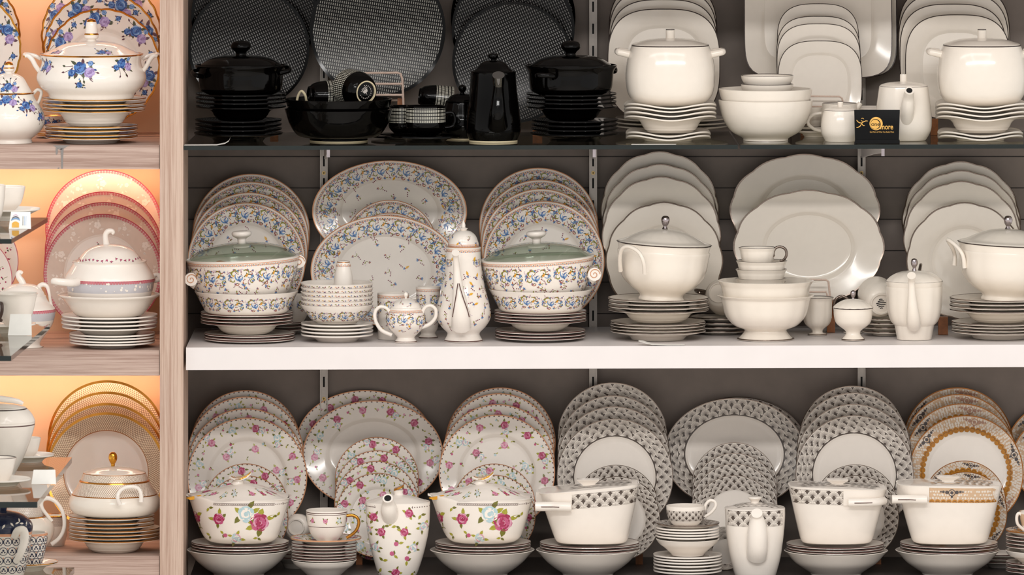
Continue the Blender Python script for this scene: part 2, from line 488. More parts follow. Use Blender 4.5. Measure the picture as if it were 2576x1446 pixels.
def scroll(s, rng):
    """One repeat of the dense blue, olive and yellow scroll border, about 46 x 28 mm."""
    o = []
    for (x, y, r, a0, a1, k, w, m, l) in ((-.003, .001, .0095, 2.4, 6.3, .5, .0024, 'blue_print', 1), (.001, -.004, .0075, 1.4, 4.3, .7, .0020, 'dark_blue_print', 2), (-.001, .002, .006, 3.0, 5.6, .8, .0012, 'pale_blue', 3),
        (-.013, .006, .0085, .2, 3.9, .45, .0017, 'olive_print', 1), (-.015, -.005, .006, 2.0, 6.4, .35, .0012, 'olive_print', 1), (.013, -.005, .011, .3, 2.6, .9, .0013, 'dark_green_print', 0),
        (.007, .009, .0075, -.4, 2.3, .5, .0016, 'olive_print', 0), (.017, .003, .006, 3.4, 6.9, .6, .0014, 'blue_print', 1), (-.020, -.004, .0055, .4, 3.8, .6, .0013, 'dark_blue_print', 1),
        (.020, -.009, .0055, 1.0, 5.0, .4, .0009, 'olive_print', 0), (-.008, -.012, .005, 3.2, 6.6, .5, .0009, 'rust_print', 0), (.001, .012, .0045, .2, 4.2, .4, .0008, 'lilac_print', 0), (-.022, .010, .004, 2.0, 6.0, .4, .0008, 'lilac_print', 0)):
        o += stroke(arc(x, y, r, a0, a1, 9, k), .0004, .0010, m, l, wm=w)
    o += leaf(.0075, .000, .0095, .0046, 1.0, 'ochre_print', 3) + leaf(.0085, .0015, .005, .0020, 1.0, 'orange_print', 4) + leaf(-.016, .001, .006, .0030, .9, 'ochre_print', 2)
    o += leaf(.0145, .0095, .0045, .0022, .2, 'rust_print', 1) + leaf(-.0225, -.008, .005, .0022, .6, 'rust_print') + leaf(.004, -.008, .004, .002, 4.0, 'orange_print', 2)
    for x, y, t, q, m in ((.019, .005, -1.2, .9, 'blue_print'), (-.020, .002, 2.4, .9, 'blue_print'), (.003, -.012, -2.0, .8, 'blue_print'), (.020, -.010, 1.2, .75, 'blue_print'), (-.010, -.013, 2.8, .7, 'lilac_print'), (.010, .013, .4, .7, 'rust_print'),
        (-.004, .014, -2.6, .75, 'blue_print'), (-.013, .013, 1.8, .6, 'rust_print'), (.012, -.013, -.6, .65, 'lilac_print'), (.0225, .011, 2.2, .6, 'blue_print')):
        o += xf(bell(q, t, m), x, y)
    for x, y, n in ((.012, -.010, 4), (-.018, .010, 4), (.000, .012, 3), (.020, .012, 3), (-.012, -.014, 3), (-.006, .006, 3), (.006, -.004, 2)): o += xf(berries(.8, rng, n), x, y)
    for x, y, t, m in ((-.006, -.011, 3.4, 'dark_green_print'), (.015, .012, 2.8, 'dark_green_print'), (.004, -.014, .3, 'olive_print'), (-.008, .014, 2.8, 'olive_print'), (.022, -.003, -1.2, 'dark_green_print'), (-.021, .007, 1.0, 'olive_print'), (.011, .004, 1.9, 'dark_green_print')):
        o += leaf(x, y, .006, .0019, t, m)
    return [(m, [(x * s, y * s) for x, y in P], l) for m, P, l in o]

def sprig(s, rng):
    o = []
    a = rng.uniform(0, 6.28)
    t = rng.random()
    if t < .6:
        o += xf(bell(1.0, a), 0, 0) + leaf(-.002 * cos(a), -.002 * sin(a), .006, .003, a + 2.6, 'olive_print')
    elif t < .85:
        o += stroke(arc(0, 0, .005, a, a + 3.2, 6, .6), .0005, .0018, 'olive_print') + xf(bell(.7, a + 1, 'rust_print'), .006 * cos(a), .006 * sin(a))
    else:
        o += leaf(0, 0, .010, .0052, a, 'ochre_print') + xf(bell(.8, a + 2.4), 0, 0)
    o += xf(berries(1, rng, 3), .007 * cos(a + 2), .007 * sin(a + 2))
    o += stroke([(0, 0), (.006 * cos(a + 4), .006 * sin(a + 4))], .0006, .0006, 'lilac_print')
    return [(m, [(x * s, y * s) for x, y in P], l) for m, P, l in o]

def fan(r, half=True, ground=True):
    """A scale of the fan pattern: a dome with rays."""
    o = []
    N = 18
    P = lambda q, t: (r * q * cos(t), r * q * sin(t))
    lo, hi = -.28, PI + .28
    for k in range(N):
        t0, t1 = lo + (hi - lo) * k / N, lo + (hi - lo) * (k + 1) / N
        o += [('fan_white', [P(.5, t0), P(1, t0), P(1, t1), P(.5, t1)], 0), ('fan_white', [P(.18, t0), P(.5, t0), P(.5, t1), P(.18, t1)], 0)]
    for k in range(15):
        t = .04 + (PI - .08) * k / 14
        o += [('fan_ink', [P(.30, t - .10), P(.60, t - .045), P(.60, t + .045), P(.30, t + .10)], .5), ('fan_ink', [P(.60, t - .045), P(.93, t - .026), P(.93, t + .026), P(.60, t + .045)], .5)]
    for k in range(9):
        t0, t1 = lo + (hi - lo) * k / 9, lo + (hi - lo) * (k + 1) / 9
        o += [('fan_ground', [(0, 0), P(.26, t0), P(.26, t1)], .7)]
    return o

def dots_band(x, y, w, h, rng, m='pebble_print', step=.0062):
    o = []
    ny = max(1, int(h / step)); nx = max(1, int(w / step))
    for i in range(nx):
        for j in range(ny):
            if rng.random() < .85:
                o += disc(x + (i + .5 + (.5 if j % 2 else 0)) * w / nx + rng.uniform(-.0008, .0008), y + (j + .5) * h / ny + rng.uniform(-.0006, .0006), rng.uniform(.0018, .0027), m, 6, sx=rng.uniform(.8, 1.4), a=rng.uniform(0, 3))
    return o

def medallion(s, m):
    o = disc(0, 0, .0035 * s, m, 8, layer=2) + stroke(arc(0, 0, .0065 * s, 0, 6.28, 12), .0016 * s, .0016 * s, m, 2)
    for k in (-1, 1):
        o += disc(k * .010 * s, .001 * s, .0038 * s, m, 8, layer=2) + disc(k * .017 * s, .002 * s, .0028 * s, m, 8, layer=2) + disc(k * .022 * s, .002 * s, .0018 * s, m, 7, layer=2)
    o += leaf(0, -.005 * s, .007 * s, .005 * s, -PI / 2, m, 2)
    return o

# ---------------------------------------------------------------- plates
class Style:
    def __init__(s, base, rim, well=.66, band=None, band_to=.975, rim_from=.98, scallop=None, squircle=0, deco=None, under=None, line=None, wav=0.0):
        s.base, s.rim, s.well, s.band, s.band_to, s.rim_from = base, rim, well, band, band_to, rim_from
        s.scallop, s.squircle, s.deco, s.under, s.line, s.wav = scallop, squircle, deco, under or base, line, wav

def deco_blue(R, ax, ay, rng):
    o = []
    for k in range(7):
        a = k * 2 * PI / 7 + rng.uniform(-.1, .1)
        o += xf(blue_cluster(R / .13 * rng.uniform(1.05, 1.25), rng), R * .83 * cos(a), R * .83 * sin(a), a - PI / 2 + rng.uniform(-.3, .3))
        a += PI / 7
        o += xf(rose(.006 * R / .13, 'navy_rose', 'blue_rose', 'pale_blue', ('dark_leaf', 'plum_leaf'), rng, 4, buds=('navy_rose',)), R * .86 * cos(a), R * .86 * sin(a), a)
    return o

def deco_pink(R, ax, ay, rng):
    o = []
    n = int(2 * PI * R / .0065)
    for k in range(n):
        a = 2 * PI * k / n
        o += disc(R * .962 * cos(a), R * .962 * sin(a), .0030, 'pink_lace', 7, layer=1)
    for k in range(12):
        a = k * 2 * PI / 12 + rng.uniform(-.1, .1); q = R * rng.uniform(.76, .88)
        x, y = q * cos(a), q * sin(a); big = .0062 if k % 2 else .0040
        for j in range(5): o += disc(x + big * .7 * cos(j * 1.26), y + big * .7 * sin(j * 1.26), big * .62, 'white_blossom', 7, layer=1)
        for j in range(9):
            b = rng.uniform(0, 6.28); d = rng.uniform(.008, .019)
            o += disc(x + d * cos(b), y + d * sin(b), rng.uniform(.0012, .003), 'white_blossom', 6, layer=1) + leaf(x + d * cos(b), y + d * sin(b), .005, .002, b + 1, 'white_blossom', 1)
    for k in range(6):
        a = k * 2 * PI / 6 + .6
        o += xf(rose(.006, 'rose_deep', 'red_trim', 'rose_pale', ('dark_leaf', 'plum_leaf'), rng, 4, buds=('red_trim', 'rose_deep')), R * .45 * cos(a), R * .45 * sin(a), a)
    return o

def deco_cherry(R, ax, ay, rng):
    o = []
    for k in range(22):
        a = k * 2 * PI / 22; q = R * rng.uniform(.72, .88)
        x, y = q * cos(a), q * sin(a)
        o += stroke([(x, y), (x + .006 * cos(a + 1), y + .006 * sin(a + 1)), (x + .012 * cos(a + .6), y + .012 * sin(a + .6))], .0008, .0008, 'olive_print')
        for j in range(3): o += disc(x + rng.uniform(-.008, .008), y + rng.uniform(-.008, .008), .002, 'rose_deep', 6, layer=1)
        o += leaf(x, y, .006, .003, a + 2, 'dark_leaf')
    n = 60
    for k in range(n):
        a = 2 * PI * k / n
        o += disc(R * .60 * cos(a), R * .60 * sin(a), .0034, 'pink_lace', 6)
    return o

def ring_motifs(R, ax, ay, q, n, f, rng, turn=True, phase=0.0):
    o = []
    for k in range(n):
        a = 2 * PI * k / n + phase
        x, y = R * ax * q * cos(a), R * ay * q * sin(a)
        na = math.atan2(sin(a) / ay, cos(a) / ax)
        o += xf(f(k), x, y, (na - PI / 2) if turn else 0.0)
    return o

def floral_edge(R, ax, ay, rng):
    per = 2 * PI * R * (ax + ay) / 2
    n = int(per / .0105)
    o = ring_motifs(R, ax, ay, .952, n, lambda k: stroke(arc(0, .001, .0044, PI, 2 * PI, 6), .0016, .0016, 'peach_print', 1) + leaf(0, .0006, .0030, .0022, PI / 2 + PI, 'dark_green_print', 2) + disc(.0018, .0004, .0008, 'rust_print', 5, layer=2) + disc(-.0018, .0004, .0008, 'rust_print', 5, layer=2), rng)
    o += ring_motifs(R, ax, ay, .935, n, lambda k: disc(0, 0, .0017, 'blue_print', 6, layer=1), rng, phase=PI / n)
    return o

def deco_floral(R, ax, ay, rng):
    o = floral_edge(R, ax, ay, rng)
    per = 2 * PI * R * .78 * (ax + ay) / 2
    n = max(5, int(per / .0445))
    o += ring_motifs(R, ax, ay, .80, n, lambda k: scroll(1.12 if R > .12 else .95, rng), rng)
    o += ring_motifs(R, ax, ay, .69, n, lambda k: sprig(1.0, rng), rng, phase=PI / n)
    for q, m in ((.50, 9), (.28, 5), (0.04, 1)):
        m = max(1, int(m * R / .13 * (ax + ay) / 2))
        o += ring_motifs(R, ax, ay, q, m, lambda k: sprig(1.1, rng), rng, phase=q * 5)
    return o

def deco_rose(R, ax, ay, rng):
    o = []
    n = int(2 * PI * R * (ax + ay) / 2 / .011)
    o += ring_motifs(R, ax, ay, .972, n, lambda k: disc(0, 0, .0014, 'brown_line', 5, sx=1.6), rng)
    per = 2 * PI * R * .82 * (ax + ay) / 2
    n = max(6, int(per / .052))
    o += ring_motifs(R, ax, ay, .83, n, lambda k: pink_cluster(1.0, rng, k % 2 == 0), rng, phase=.3)
    o += ring_motifs(R, ax, ay, .84, n, lambda k: pink_sprig(1.0, rng), rng, phase=.3 + PI / n)
    o += ring_motifs(R, ax, ay, .90, n, lambda k: pink_sprig(.8, rng), rng, phase=.3 + PI / n * .6)
    if ax == ay:
        o += ring_motifs(R, ax, ay, .50, 6, lambda k: pink_cluster(1.0, rng, k % 2 == 1), rng, phase=.2)
        o += ring_motifs(R, ax, ay, .62, 7, lambda k: pink_sprig(1.0, rng), rng)
        o += ring_motifs(R, ax, ay, .33, 5, lambda k: pink_sprig(1.0, rng), rng, phase=.5)
        o += pink_cluster(1.0, rng)
    return o

def deco_fan(R, ax, ay, rng):
    o = []
    am = (ax + ay) / 2
    rows = [.990, .902, .816, .734] if R > .115 else [.985, .88, .775, .67]
    fr = .0114 if R > .115 else .0092
    for i, q in enumerate(rows):
        n = int(2 * PI * R * am * q / (fr * 1.88))
        o += [(m, P, l + i) for m, P, l in ring_motifs(R, ax, ay, q, n, lambda k: fan(fr), rng, phase=(PI / n if i % 2 else 0))]
    return o

def deco_beige(R, ax, ay, rng):
    o = []
    w = R * .77
    n = int(2 * PI * w / .0125)
    for i, q in enumerate((.955, .915, .875, .835, .80)):
        m = int(2 * PI * R * q / .0062)
        for k in range(m):
            if rng.random() < .8:
                a = 2 * PI * (k + .5 * (i % 2)) / m + rng.uniform(-.01, .01)
                o += disc(R * ax * q * cos(a), R * ay * q * sin(a), rng.uniform(.0019, .0029), 'pebble_print', 6, sx=1.25, a=a, layer=1)
    o += ring_motifs(R, ax, ay, .765, int(n * (ax + ay) / 2), lambda k: disc(0, 0, .0068, 'amber_print', 9, layer=2) + stroke(arc(0, -.002, .005, .3, 2.8, 5), .0008, .0008, 'brown_line', 3), rng)
    o += ring_motifs(R, ax, ay, .895, 6, lambda k: medallion(1.1 if R > .11 else .8, 'dusty_rose_print' if (k % 2 and R > .11) else 'slate_print'), rng, phase=.35)
    return o

STY = {
    'blue': Style('porcelain', 'gold', .64, scallop=(26, .018), deco=deco_blue, rim_from=.965),
    'pink': Style('porcelain', 'red_trim', .66, band='taupe_band', deco=deco_pink, rim_from=.982),
    'cherry': Style('porcelain', 'pink_lace', .62, deco=deco_cherry),
    'lattice': Style('ivory_porcelain', 'gold', .70, band='lattice_rim', band_to=.955, rim_from=.958, line='gold_line'),
    'dash': Style('black_glaze', 'black_glaze', .80, band='dash_grid', band_to=.955, line='dash_grid'),
    'dash2': Style('black_glaze', 'black_glaze', .80, band='dash_grid_tilted', band_to=.955, line='dash_grid_tilted'),
    'square': Style('cream_porcelain', 'platinum_line', .70, squircle=3.0, rim_from=.984),
    'square_platter': Style('cream_porcelain', 'platinum_line', .76, squircle=6.0, rim_from=.988),
    'square_wavy': Style('cream_porcelain', 'cream_porcelain', .62, squircle=2.9, wav=.0045),
    'floral': Style('porcelain', 'copper_rim', .66, deco=deco_floral, rim_from=.984),
    'cream': Style('ivory_porcelain', 'platinum', .60, scallop=(12, .022), rim_from=.976),
    'cream_plain': Style('ivory_porcelain', 'platinum', .60, scallop=(12, .022), rim_from=.994),
    'rose': Style('porcelain', 'copper_rim', .66, deco=deco_rose, rim_from=.982),
    'fan': Style('porcelain', 'platinum', .70, band='fan_ground', deco=deco_fan, rim_from=.985),
    'beige': Style('porcelain', 'gold_line', .74, band='tan_band', deco=deco_beige, rim_from=.98),
    'plain': Style('porcelain', 'porcelain', .62),
    'plain_gold': Style('porcelain', 'gold', .62, rim_from=.992, scallop=(26, .012)),
    'plain_ivory': Style('ivory_porcelain', 'gold_line', .62, rim_from=.994),
    'plain_brown': Style('porcelain', 'brown_line', .62, rim_from=.994),
    'plain_black': Style('black_glaze', 'black_glaze', .60),
}
CACHE = {}

def plate_mesh(style, R, h, ax=1.0, ay=1.0, deep=False, foot=.58):
    R = round(R * 500) / 500.0
    h = round(h * 1000) / 1000.0
    key = (style, R, h, round(ax, 2), round(ay, 2), deep)
    if key in CACHE: return CACHE[key], R, h
    st = STY[style]
    w = .64 if deep else st.well
    zb = .0045
    if deep: top = [(0, zb), (.50, zb), (.58, zb + .25 * (h - zb)), (w, zb + .62 * (h - zb)), (w + .06, h - .006), (w + .12, h - .004), (.97, h - .0005), (1.0, h)]
    else: top = [(0, zb), (w - .10, zb), (w - .04, zb + .0008), (w, zb + .30 * (h - zb)), (w + .05, zb + .48 * (h - zb)), (.96, h - .0015), (1.0, h)]
    if st.band and not deep: top = [(0, zb), (w - .10, zb), (w - .03, zb + .0006), (w, zb + .18 * (h - zb)), (w, zb + .18 * (h - zb)), (1.0, h)]
    if style.startswith('dash'): top = [(q / 10, zb + (h - zb) * (q / 10) ** 2) for q in range(11)]
    top = cr(top, 3)
    def zt(q):
        for (a, za), (b, zc) in zip(top, top[1:]):
            if q <= b: return za + (zc - za) * (q - a) / max(b - a, 1e-9)
        return top[-1][1]
    breaks = [.0]
    th = .0028
    qs = sorted(set([round(a, 4) for a, _ in top] + ([w, w + .012] if (st.line or st.band) else []) + [st.band_to if st.band else .9, st.rim_from, .992]))
    prof = []
    for q in qs:
        m = st.base
        if st.line and st.band and st.line == st.band and q <= st.band_to: m = st.band
        elif st.line and w < q <= w + .0121: m = st.line
        elif st.band and w + .0001 < q <= st.band_to + 1e-4: m = st.band
        if q > st.rim_from + 1e-4: m = st.rim
        prof.append((q * R, zt(q), m))
    prof = prof[::-1]
    prof = [(p[0], p[1], prof[max(i - 1, 0)][2]) for i, p in enumerate(prof)]
    low = [(0, .0022), (.50, .0022), (.515, .0), (.55, .0), (.565, .0025)] if not deep else [(0, .002), (.42, .002), (.43, 0), (.46, 0), (.50, .002)]
    lowq = [q for q in qs if q > .60]
    lp = [(q * R, z, st.under) for q, z in low]
    und = []
    for q in lowq[:-1]:
        und.append((q * R, max(.001, zt(q) - th), st.under))
    rimmat = st.rim if st.rim_from < .9905 else st.under
    full = lp + und + [(R * .997, h - .0024, rimmat), (R * 1.001, h - .0012, st.rim)] + [(r, z, (st.rim if i == 0 else m)) for i, (r, z, m) in enumerate(prof)]
    def shape(x, y, z):
        q = math.hypot(x, y) / R
        if q > 1e-6 and (st.scallop or st.squircle or st.wav):
            t = math.atan2(y, x)
            f = 1.0
            if st.scallop and q > .55:
                n, a = st.scallop
                f *= 1 - a * (1 - abs(cos(n * t / 2))) * ((q - .55) / .45) ** 1.5
            if st.squircle:
                p = 2 + (st.squircle - 2) * min(1, q * 1.1)
                f *= (abs(cos(t)) ** p + abs(sin(t)) ** p) ** (-1 / p)
            if st.wav and q > .5:
                z -= st.wav * cos(4 * t) * ((q - .5) / .5) ** 2
            x, y = x * f, y * f
        return (x * ax, y * ay, z)
    mb = MB()
    mb.lathe(full, 96, shape)
    if st.deco:
        rng = random.Random(hash((style, int(R * 500))) % 9973 if False else sum(map(ord, style)) + int(R * 5000))
        for m, P, l in st.deco(R, ax, ay, rng):
            Q = []
            for x, y in P:
                q = math.hypot(x / ax, y / ay) / R
                if q > .982: x, y, q = x * .982 / q, y * .982 / q, .982
                Q.append((x, y, zt(q) + .0003 + l * .00014))
            mb.poly(Q, m)
    CACHE[key] = mb.mesh(style + '_plate')
    return CACHE[key], R, h

ORD = ['frontmost', 'second from front', 'third from front', 'fourth from front', 'rearmost']
TOPS = ['topmost', 'second', 'third', 'fourth', 'fifth', 'sixth', 'seventh', 'eighth', 'ninth', 'tenth']

def lean_plate(name, cx, top, r, Y, style, label, cat='plate', group=None, ax=1.0, ay=1.0, h=.018, tilt=12, rot=0.0, deep=False):
    Y += .05
    if name == 'side_plate': h = .013
    me, R, h = plate_mesh(style, r * S(Y) / 1.0, h, ax, ay, deep)
    cy = top + r * ay * cos(math.radians(tilt - 4.5))
    o = bpy.data.objects.new(name, me); COL.objects.link(o)
    th = math.radians(90 - tilt)
    M = Matrix.Rotation(th, 4, 'X') @ Matrix.Rotation(rot, 4, 'Z')
    n = Vector((0, -sin(th), cos(th)))
    o.matrix_world = Matrix.Translation(W(cx, cy, Y) - n * h) @ M
    return tag(o, label, cat, group)

def lean_set(name, style, noun, where, rows, Y1, dY, cat='plate', **kw):
    """rows from the rearmost to the frontmost: (cx, top, r)."""
    n = len(rows)
    for i, (cx, top, r) in enumerate(rows):
        k = n - 1 - i
        o = 'rearmost' if (k == n - 1 and n > 1) else ORD[k]
        lab = '%s, %s leaning %s' % (noun, o, where) if n > 1 else '%s leaning %s' % (noun, where)
        rot = kw.get('rots', [0] * n)[i] if 'rots' in kw else (0.37 * i if style in ('rose', 'floral', 'blue', 'pink') else 0.0)
        lean_plate(name, cx, top, r, Y1 - dY * i, style, lab, cat, 'plates leaning ' + where, rot=rot, **{a: b for a, b in kw.items() if a != 'rots'})

# ---------------------------------------------------------------- shelf heights
SHELF = {'top': ((462, 367), (2576, 362.5)), 'mid': ((468, 874), (2576, 866)), 'bot': ((468, 1467), (2576, 1465)),
         'one': ((0, 365), (402, 365)), 'two': ((0, 881), (402, 881)), 'three': ((0, 1398), (402, 1398))}

def zs(sh, px):
    (x0, y0), (x1, y1) = SHELF[sh]
    return ZY(y0 + (y1 - y0) * (px - x0) / (x1 - x0), 0.0)

KIND = {'d': ('dinner_plate', 'dinner plate', 'plate'), 'p': ('side_plate', 'side plate', 'plate'), 's': ('soup_plate', 'deep soup plate', 'plate'),
        'a': ('saucer', 'saucer', 'saucer')}

def stack(sh, Y, cx, style, adj, where, rows, label_extra=''):
    """rows from top to bottom: (kind, pixel row of the rim's front edge, rim radius in pixels[, cx])."""
    n = len(rows)
    k_, yf_, r_ = rows[-1][:3]; c_ = rows[-1][3] if len(rows[-1]) > 3 else cx
    hl = max(.008, ZY(yf_ - r_ * (yf_ - YH) / F, Y) - zs(sh, c_))
    for i, row in enumerate(rows):
        k, yf, r = row[:3]
        c = row[3] if len(row) > 3 else cx
        yc = yf - r * (yf - YH) / F
        zr = ZY(yc, Y)
        x = W(c, yc, Y).x
        nm, noun, cat = KIND[k]
        nxt = None
        if i == n - 1: h = zr - zs(sh, c)
        elif k == 's':
            y2 = rows[i + 1][1]; h = (y2 - yf) * S(Y) + .002 if rows[i + 1][0] != 's' else .028
            h = max(h, .022)
        elif k == k_ and all(q[0] == k for q in rows[i:]): h = hl
        else: h = .015
        h = max(h, .008)
        me, R, h2 = plate_mesh(style, r * S(Y), h, deep=(k == 's'))
        o = bpy.data.objects.new(nm, me); COL.objects.link(o)
        o.location = (x, Y, zr - h2 if i < n - 1 else zs(sh, c) + .0003)
        o.rotation_euler = (0, 0, PI / 4 * (style == 'square_wavy') + 0.21 * i * (style not in ('square_wavy',)))
        if style == 'square_wavy': o.rotation_euler = (0, 0, 0)
        od = 'lowest' if i == n - 1 and n > 1 else TOPS[i]
        tag(o, '%s %s, %s in stack %s' % (adj, noun, od, where), cat, 'stacked plates ' + where)

# ---------------------------------------------------------------- vessels traced from their silhouettes
class Prof:
    """An outer profile as a curve that motifs can be laid on."""
    def __init__(s, pts):
        s.p = pts; s.s = [0.0]
        for a, b in zip(pts, pts[1:]): s.s.append(s.s[-1] + math.hypot(b[0] - a[0], b[1] - a[1]))
    def s_of_z(s, z):
        for i in range(len(s.p) - 1):
            z0, z1 = s.p[i][1], s.p[i + 1][1]
            if z0 <= z <= z1 and z1 > z0: return s.s[i] + (s.s[i + 1] - s.s[i]) * (z - z0) / (z1 - z0)
        return s.s[-1] if z > s.p[-1][1] else 0.0
    def at(s, q):
        q = min(max(q, 0.0), s.s[-1])
        for i in range(len(s.s) - 1):
            if q <= s.s[i + 1]:
                t = (q - s.s[i]) / max(s.s[i + 1] - s.s[i], 1e-9)
                a, b = s.p[i], s.p[i + 1]
                d = math.hypot(b[0] - a[0], b[1] - a[1]) or 1
                return a[0] + (b[0] - a[0]) * t, a[1] + (b[1] - a[1]) * t, (b[1] - a[1]) / d, -(b[0] - a[0]) / d
        a = s.p[-1]
        return a[0], a[1], 1, 0

def on_wall(mb, pr, polys, th0, z0, shape=None):
    s0 = pr.s_of_z(z0)
    for m, P, l in polys:
        q = []
        e = .0004 + l * .0001
        for u, v in P:
            r, z, nr, nz = pr.at(s0 + v)
            r2 = r + e * nr; t = th0 + u / max(r, .01)
            p = (r2 * sin(t), -r2 * cos(t), z + e * nz)
            q.append(shape(*p) if shape else p)
        mb.poly(q, m)

class Pot:
    def __init__(s, name, sh, Y, cx, label, cat, group=None, yb=None, tilt=0.0):
        s.Y, s.cx, s.s = Y, cx, S(Y)
        s.sh = sh if yb is None else None
        if yb is None:
            s.yb = (HC - zs(sh, cx)) / s.s + YH
        else: s.yb = yb
        s.root = root(name, W(cx, s.yb, Y) + Vector((0, 0, .0004)), label, cat, group)
        if tilt: s.root.rotation_euler = (0, tilt, 0)
    def L(s, px, py, dy=0.0):
        return ((px - s.cx) * s.s, dy, (s.yb - py) * s.s)
    def prof(s, pts, n=4):
        pts = list(pts)
        if s.sh:
            pts = [(r, min(y, s.yb)) for r, y in pts]
            if s.yb - pts[0][1] < 9: pts[0] = (pts[0][0], s.yb)
        q = cr([(r * s.s, (s.yb - y) * s.s) for r, y in pts], n)
        return [(r, max(z, 0.0)) for r, z in q] if s.sh else q
    def body(s, part, pts, mat, t=.0035, rim=None, bands=(), shape=None, motifs=None, parent=None, seg=88, foot=None, inside=None, inset=0.0, flutes=None):
        """pts: (radius px, pixel row) from the foot up; bands: (row from, row to, material)."""
        P = s.prof(pts)
        zb = P[0][1]
        cuts = []
        for y0, y1, m in bands: cuts += [(s.yb - y0) * s.s, (s.yb - y1) * s.s]
        PR = Prof(P)
        Q = list(P)
        for z in cuts:
            if P[0][1] < z < P[-1][1]:
                r, zz, _, _ = PR.at(PR.s_of_z(z)); Q.append((r, z))
        if cuts: Q = sorted(Q, key=lambda p: PR.s_of_z(p[1])) if all(b[1] >= a[1] - 1e-9 for a, b in zip(P, P[1:])) else Q
        full = [(0, zb + .002, foot or mat), (max(P[0][0] - .004, .001), zb + .002, foot or mat), (max(P[0][0] - .003, .002), zb, foot or mat)]
        for i, (r, z) in enumerate(Q):
            m = mat
            zm = z if i == 0 else (z + Q[i - 1][1]) / 2
            yy = s.yb - zm / s.s
            for y0, y1, bm in bands:
                if min(y0, y1) <= yy <= max(y0, y1): m = bm
            if i == 0: m = foot or mat
            full.append((r, z, m))
        R, Z = Q[-1]
        full.append((R - t * .5, Z + t * .25, rim or mat))
        inn = inside or mat
        ip = []
        for r, z in reversed(Q[1:]):
            if r > t * 2: ip.append((max(r - t, .001), max(z, zb + t + .001)))
        ip = [p for i, p in enumerate(ip) if p[1] > zb + t + .002]
        for i, (r, z) in enumerate(ip): full.append((r, z - .0004, (rim or inn) if i == 0 else inn))
        full.append((0, zb + t + .002, inn))
        mb = MB(); mb.lathe(full, seg, shape)
        if motifs:
            for polys, th, y in motifs: on_wall(mb, PR, polys, th, (s.yb - y) * s.s, shape)
        o = mb.build(part, parent or s.root)
        s.pr = PR
        return o
    def solid(s, part, pts, mat, bands=(), shape=None, motifs=None, parent=None, seg=64, n=4, dx=0.0, dy=0.0):
        """A closed turned piece, pts from the bottom up; caps at both ends."""
        P = s.prof(pts, n)
        full = [(0, P[0][1], mat)]
        for i, (r, z) in enumerate(P):
            m = mat; zm = z if i == 0 else (z + P[i - 1][1]) / 2
            yy = s.yb - zm / s.s
            for y0, y1, bm in bands:
                if min(y0, y1) <= yy <= max(y0, y1): m = bm
            full.append((max(r, 1e-5), z, m))
        if P[-1][0] > 1e-4: full.append((0, P[-1][1] + .0002, full[-1][2]))
        mb = MB(); mb.lathe(full, seg, shape, (dx, dy, 0))
        if motifs:
            PR = Prof(P)
            for polys, th, y in motifs: on_wall(mb, PR, polys, th, (s.yb - y) * s.s, shape)
        return mb.build(part, parent or s.root)
    def shell(s, part, pts, t, mat, shape=None, parent=None, bands=(), seg=72):
        """A thin open lid of even thickness, pts from the rim up to the pole."""
        P = s.prof(pts)
        full = [(r, z, mat) for r, z in P]
        for i, (r, z) in enumerate(full and P):
            yy = s.yb - z / s.s
            for y0, y1, bm in bands:
                if min(y0, y1) <= yy <= max(y0, y1): full[i] = (r, z, bm)
        full += [(max(r - t, 1e-5) if r > t else 1e-5, z - t, mat) for r, z in reversed(P)]
        full.append((P[0][0], P[0][1], mat))
        mb = MB(); mb.lathe(full, seg, shape)
        return mb.build(part, parent or s.root)
    def tube(s, part, path, rad, mat, parent=None, flat=1.0, seg=14, smooth=4):
        mb = MB()
        rr = [r * s.s for r in rad] if isinstance(rad, (list, tuple)) else rad * s.s
        mb.tube([s.L(*p) for p in path], rr, mat, seg, flat, smooth=smooth)
        return mb.build(part, parent or s.root)

def squircle(p, ax=1.0, ay=1.0):
    def f(x, y, z):
        r = math.hypot(x, y)
        if r < 1e-6: return (x, y, z)
        t = math.atan2(y, x)
        k = (abs(cos(t)) ** p + abs(sin(t)) ** p) ** (-1 / p)
        return (x * k * ax, y * k * ay, z)
    return f

def fluted(n, a, z0=-1.0):
    def f(x, y, z):
        r = math.hypot(x, y)
        if r < 1e-6: return (x, y, z)
        t = math.atan2(y, x)
        k = 1 - a * (1 - abs(cos(n * t / 2)))
        return (x * k, y * k, z)
    return f

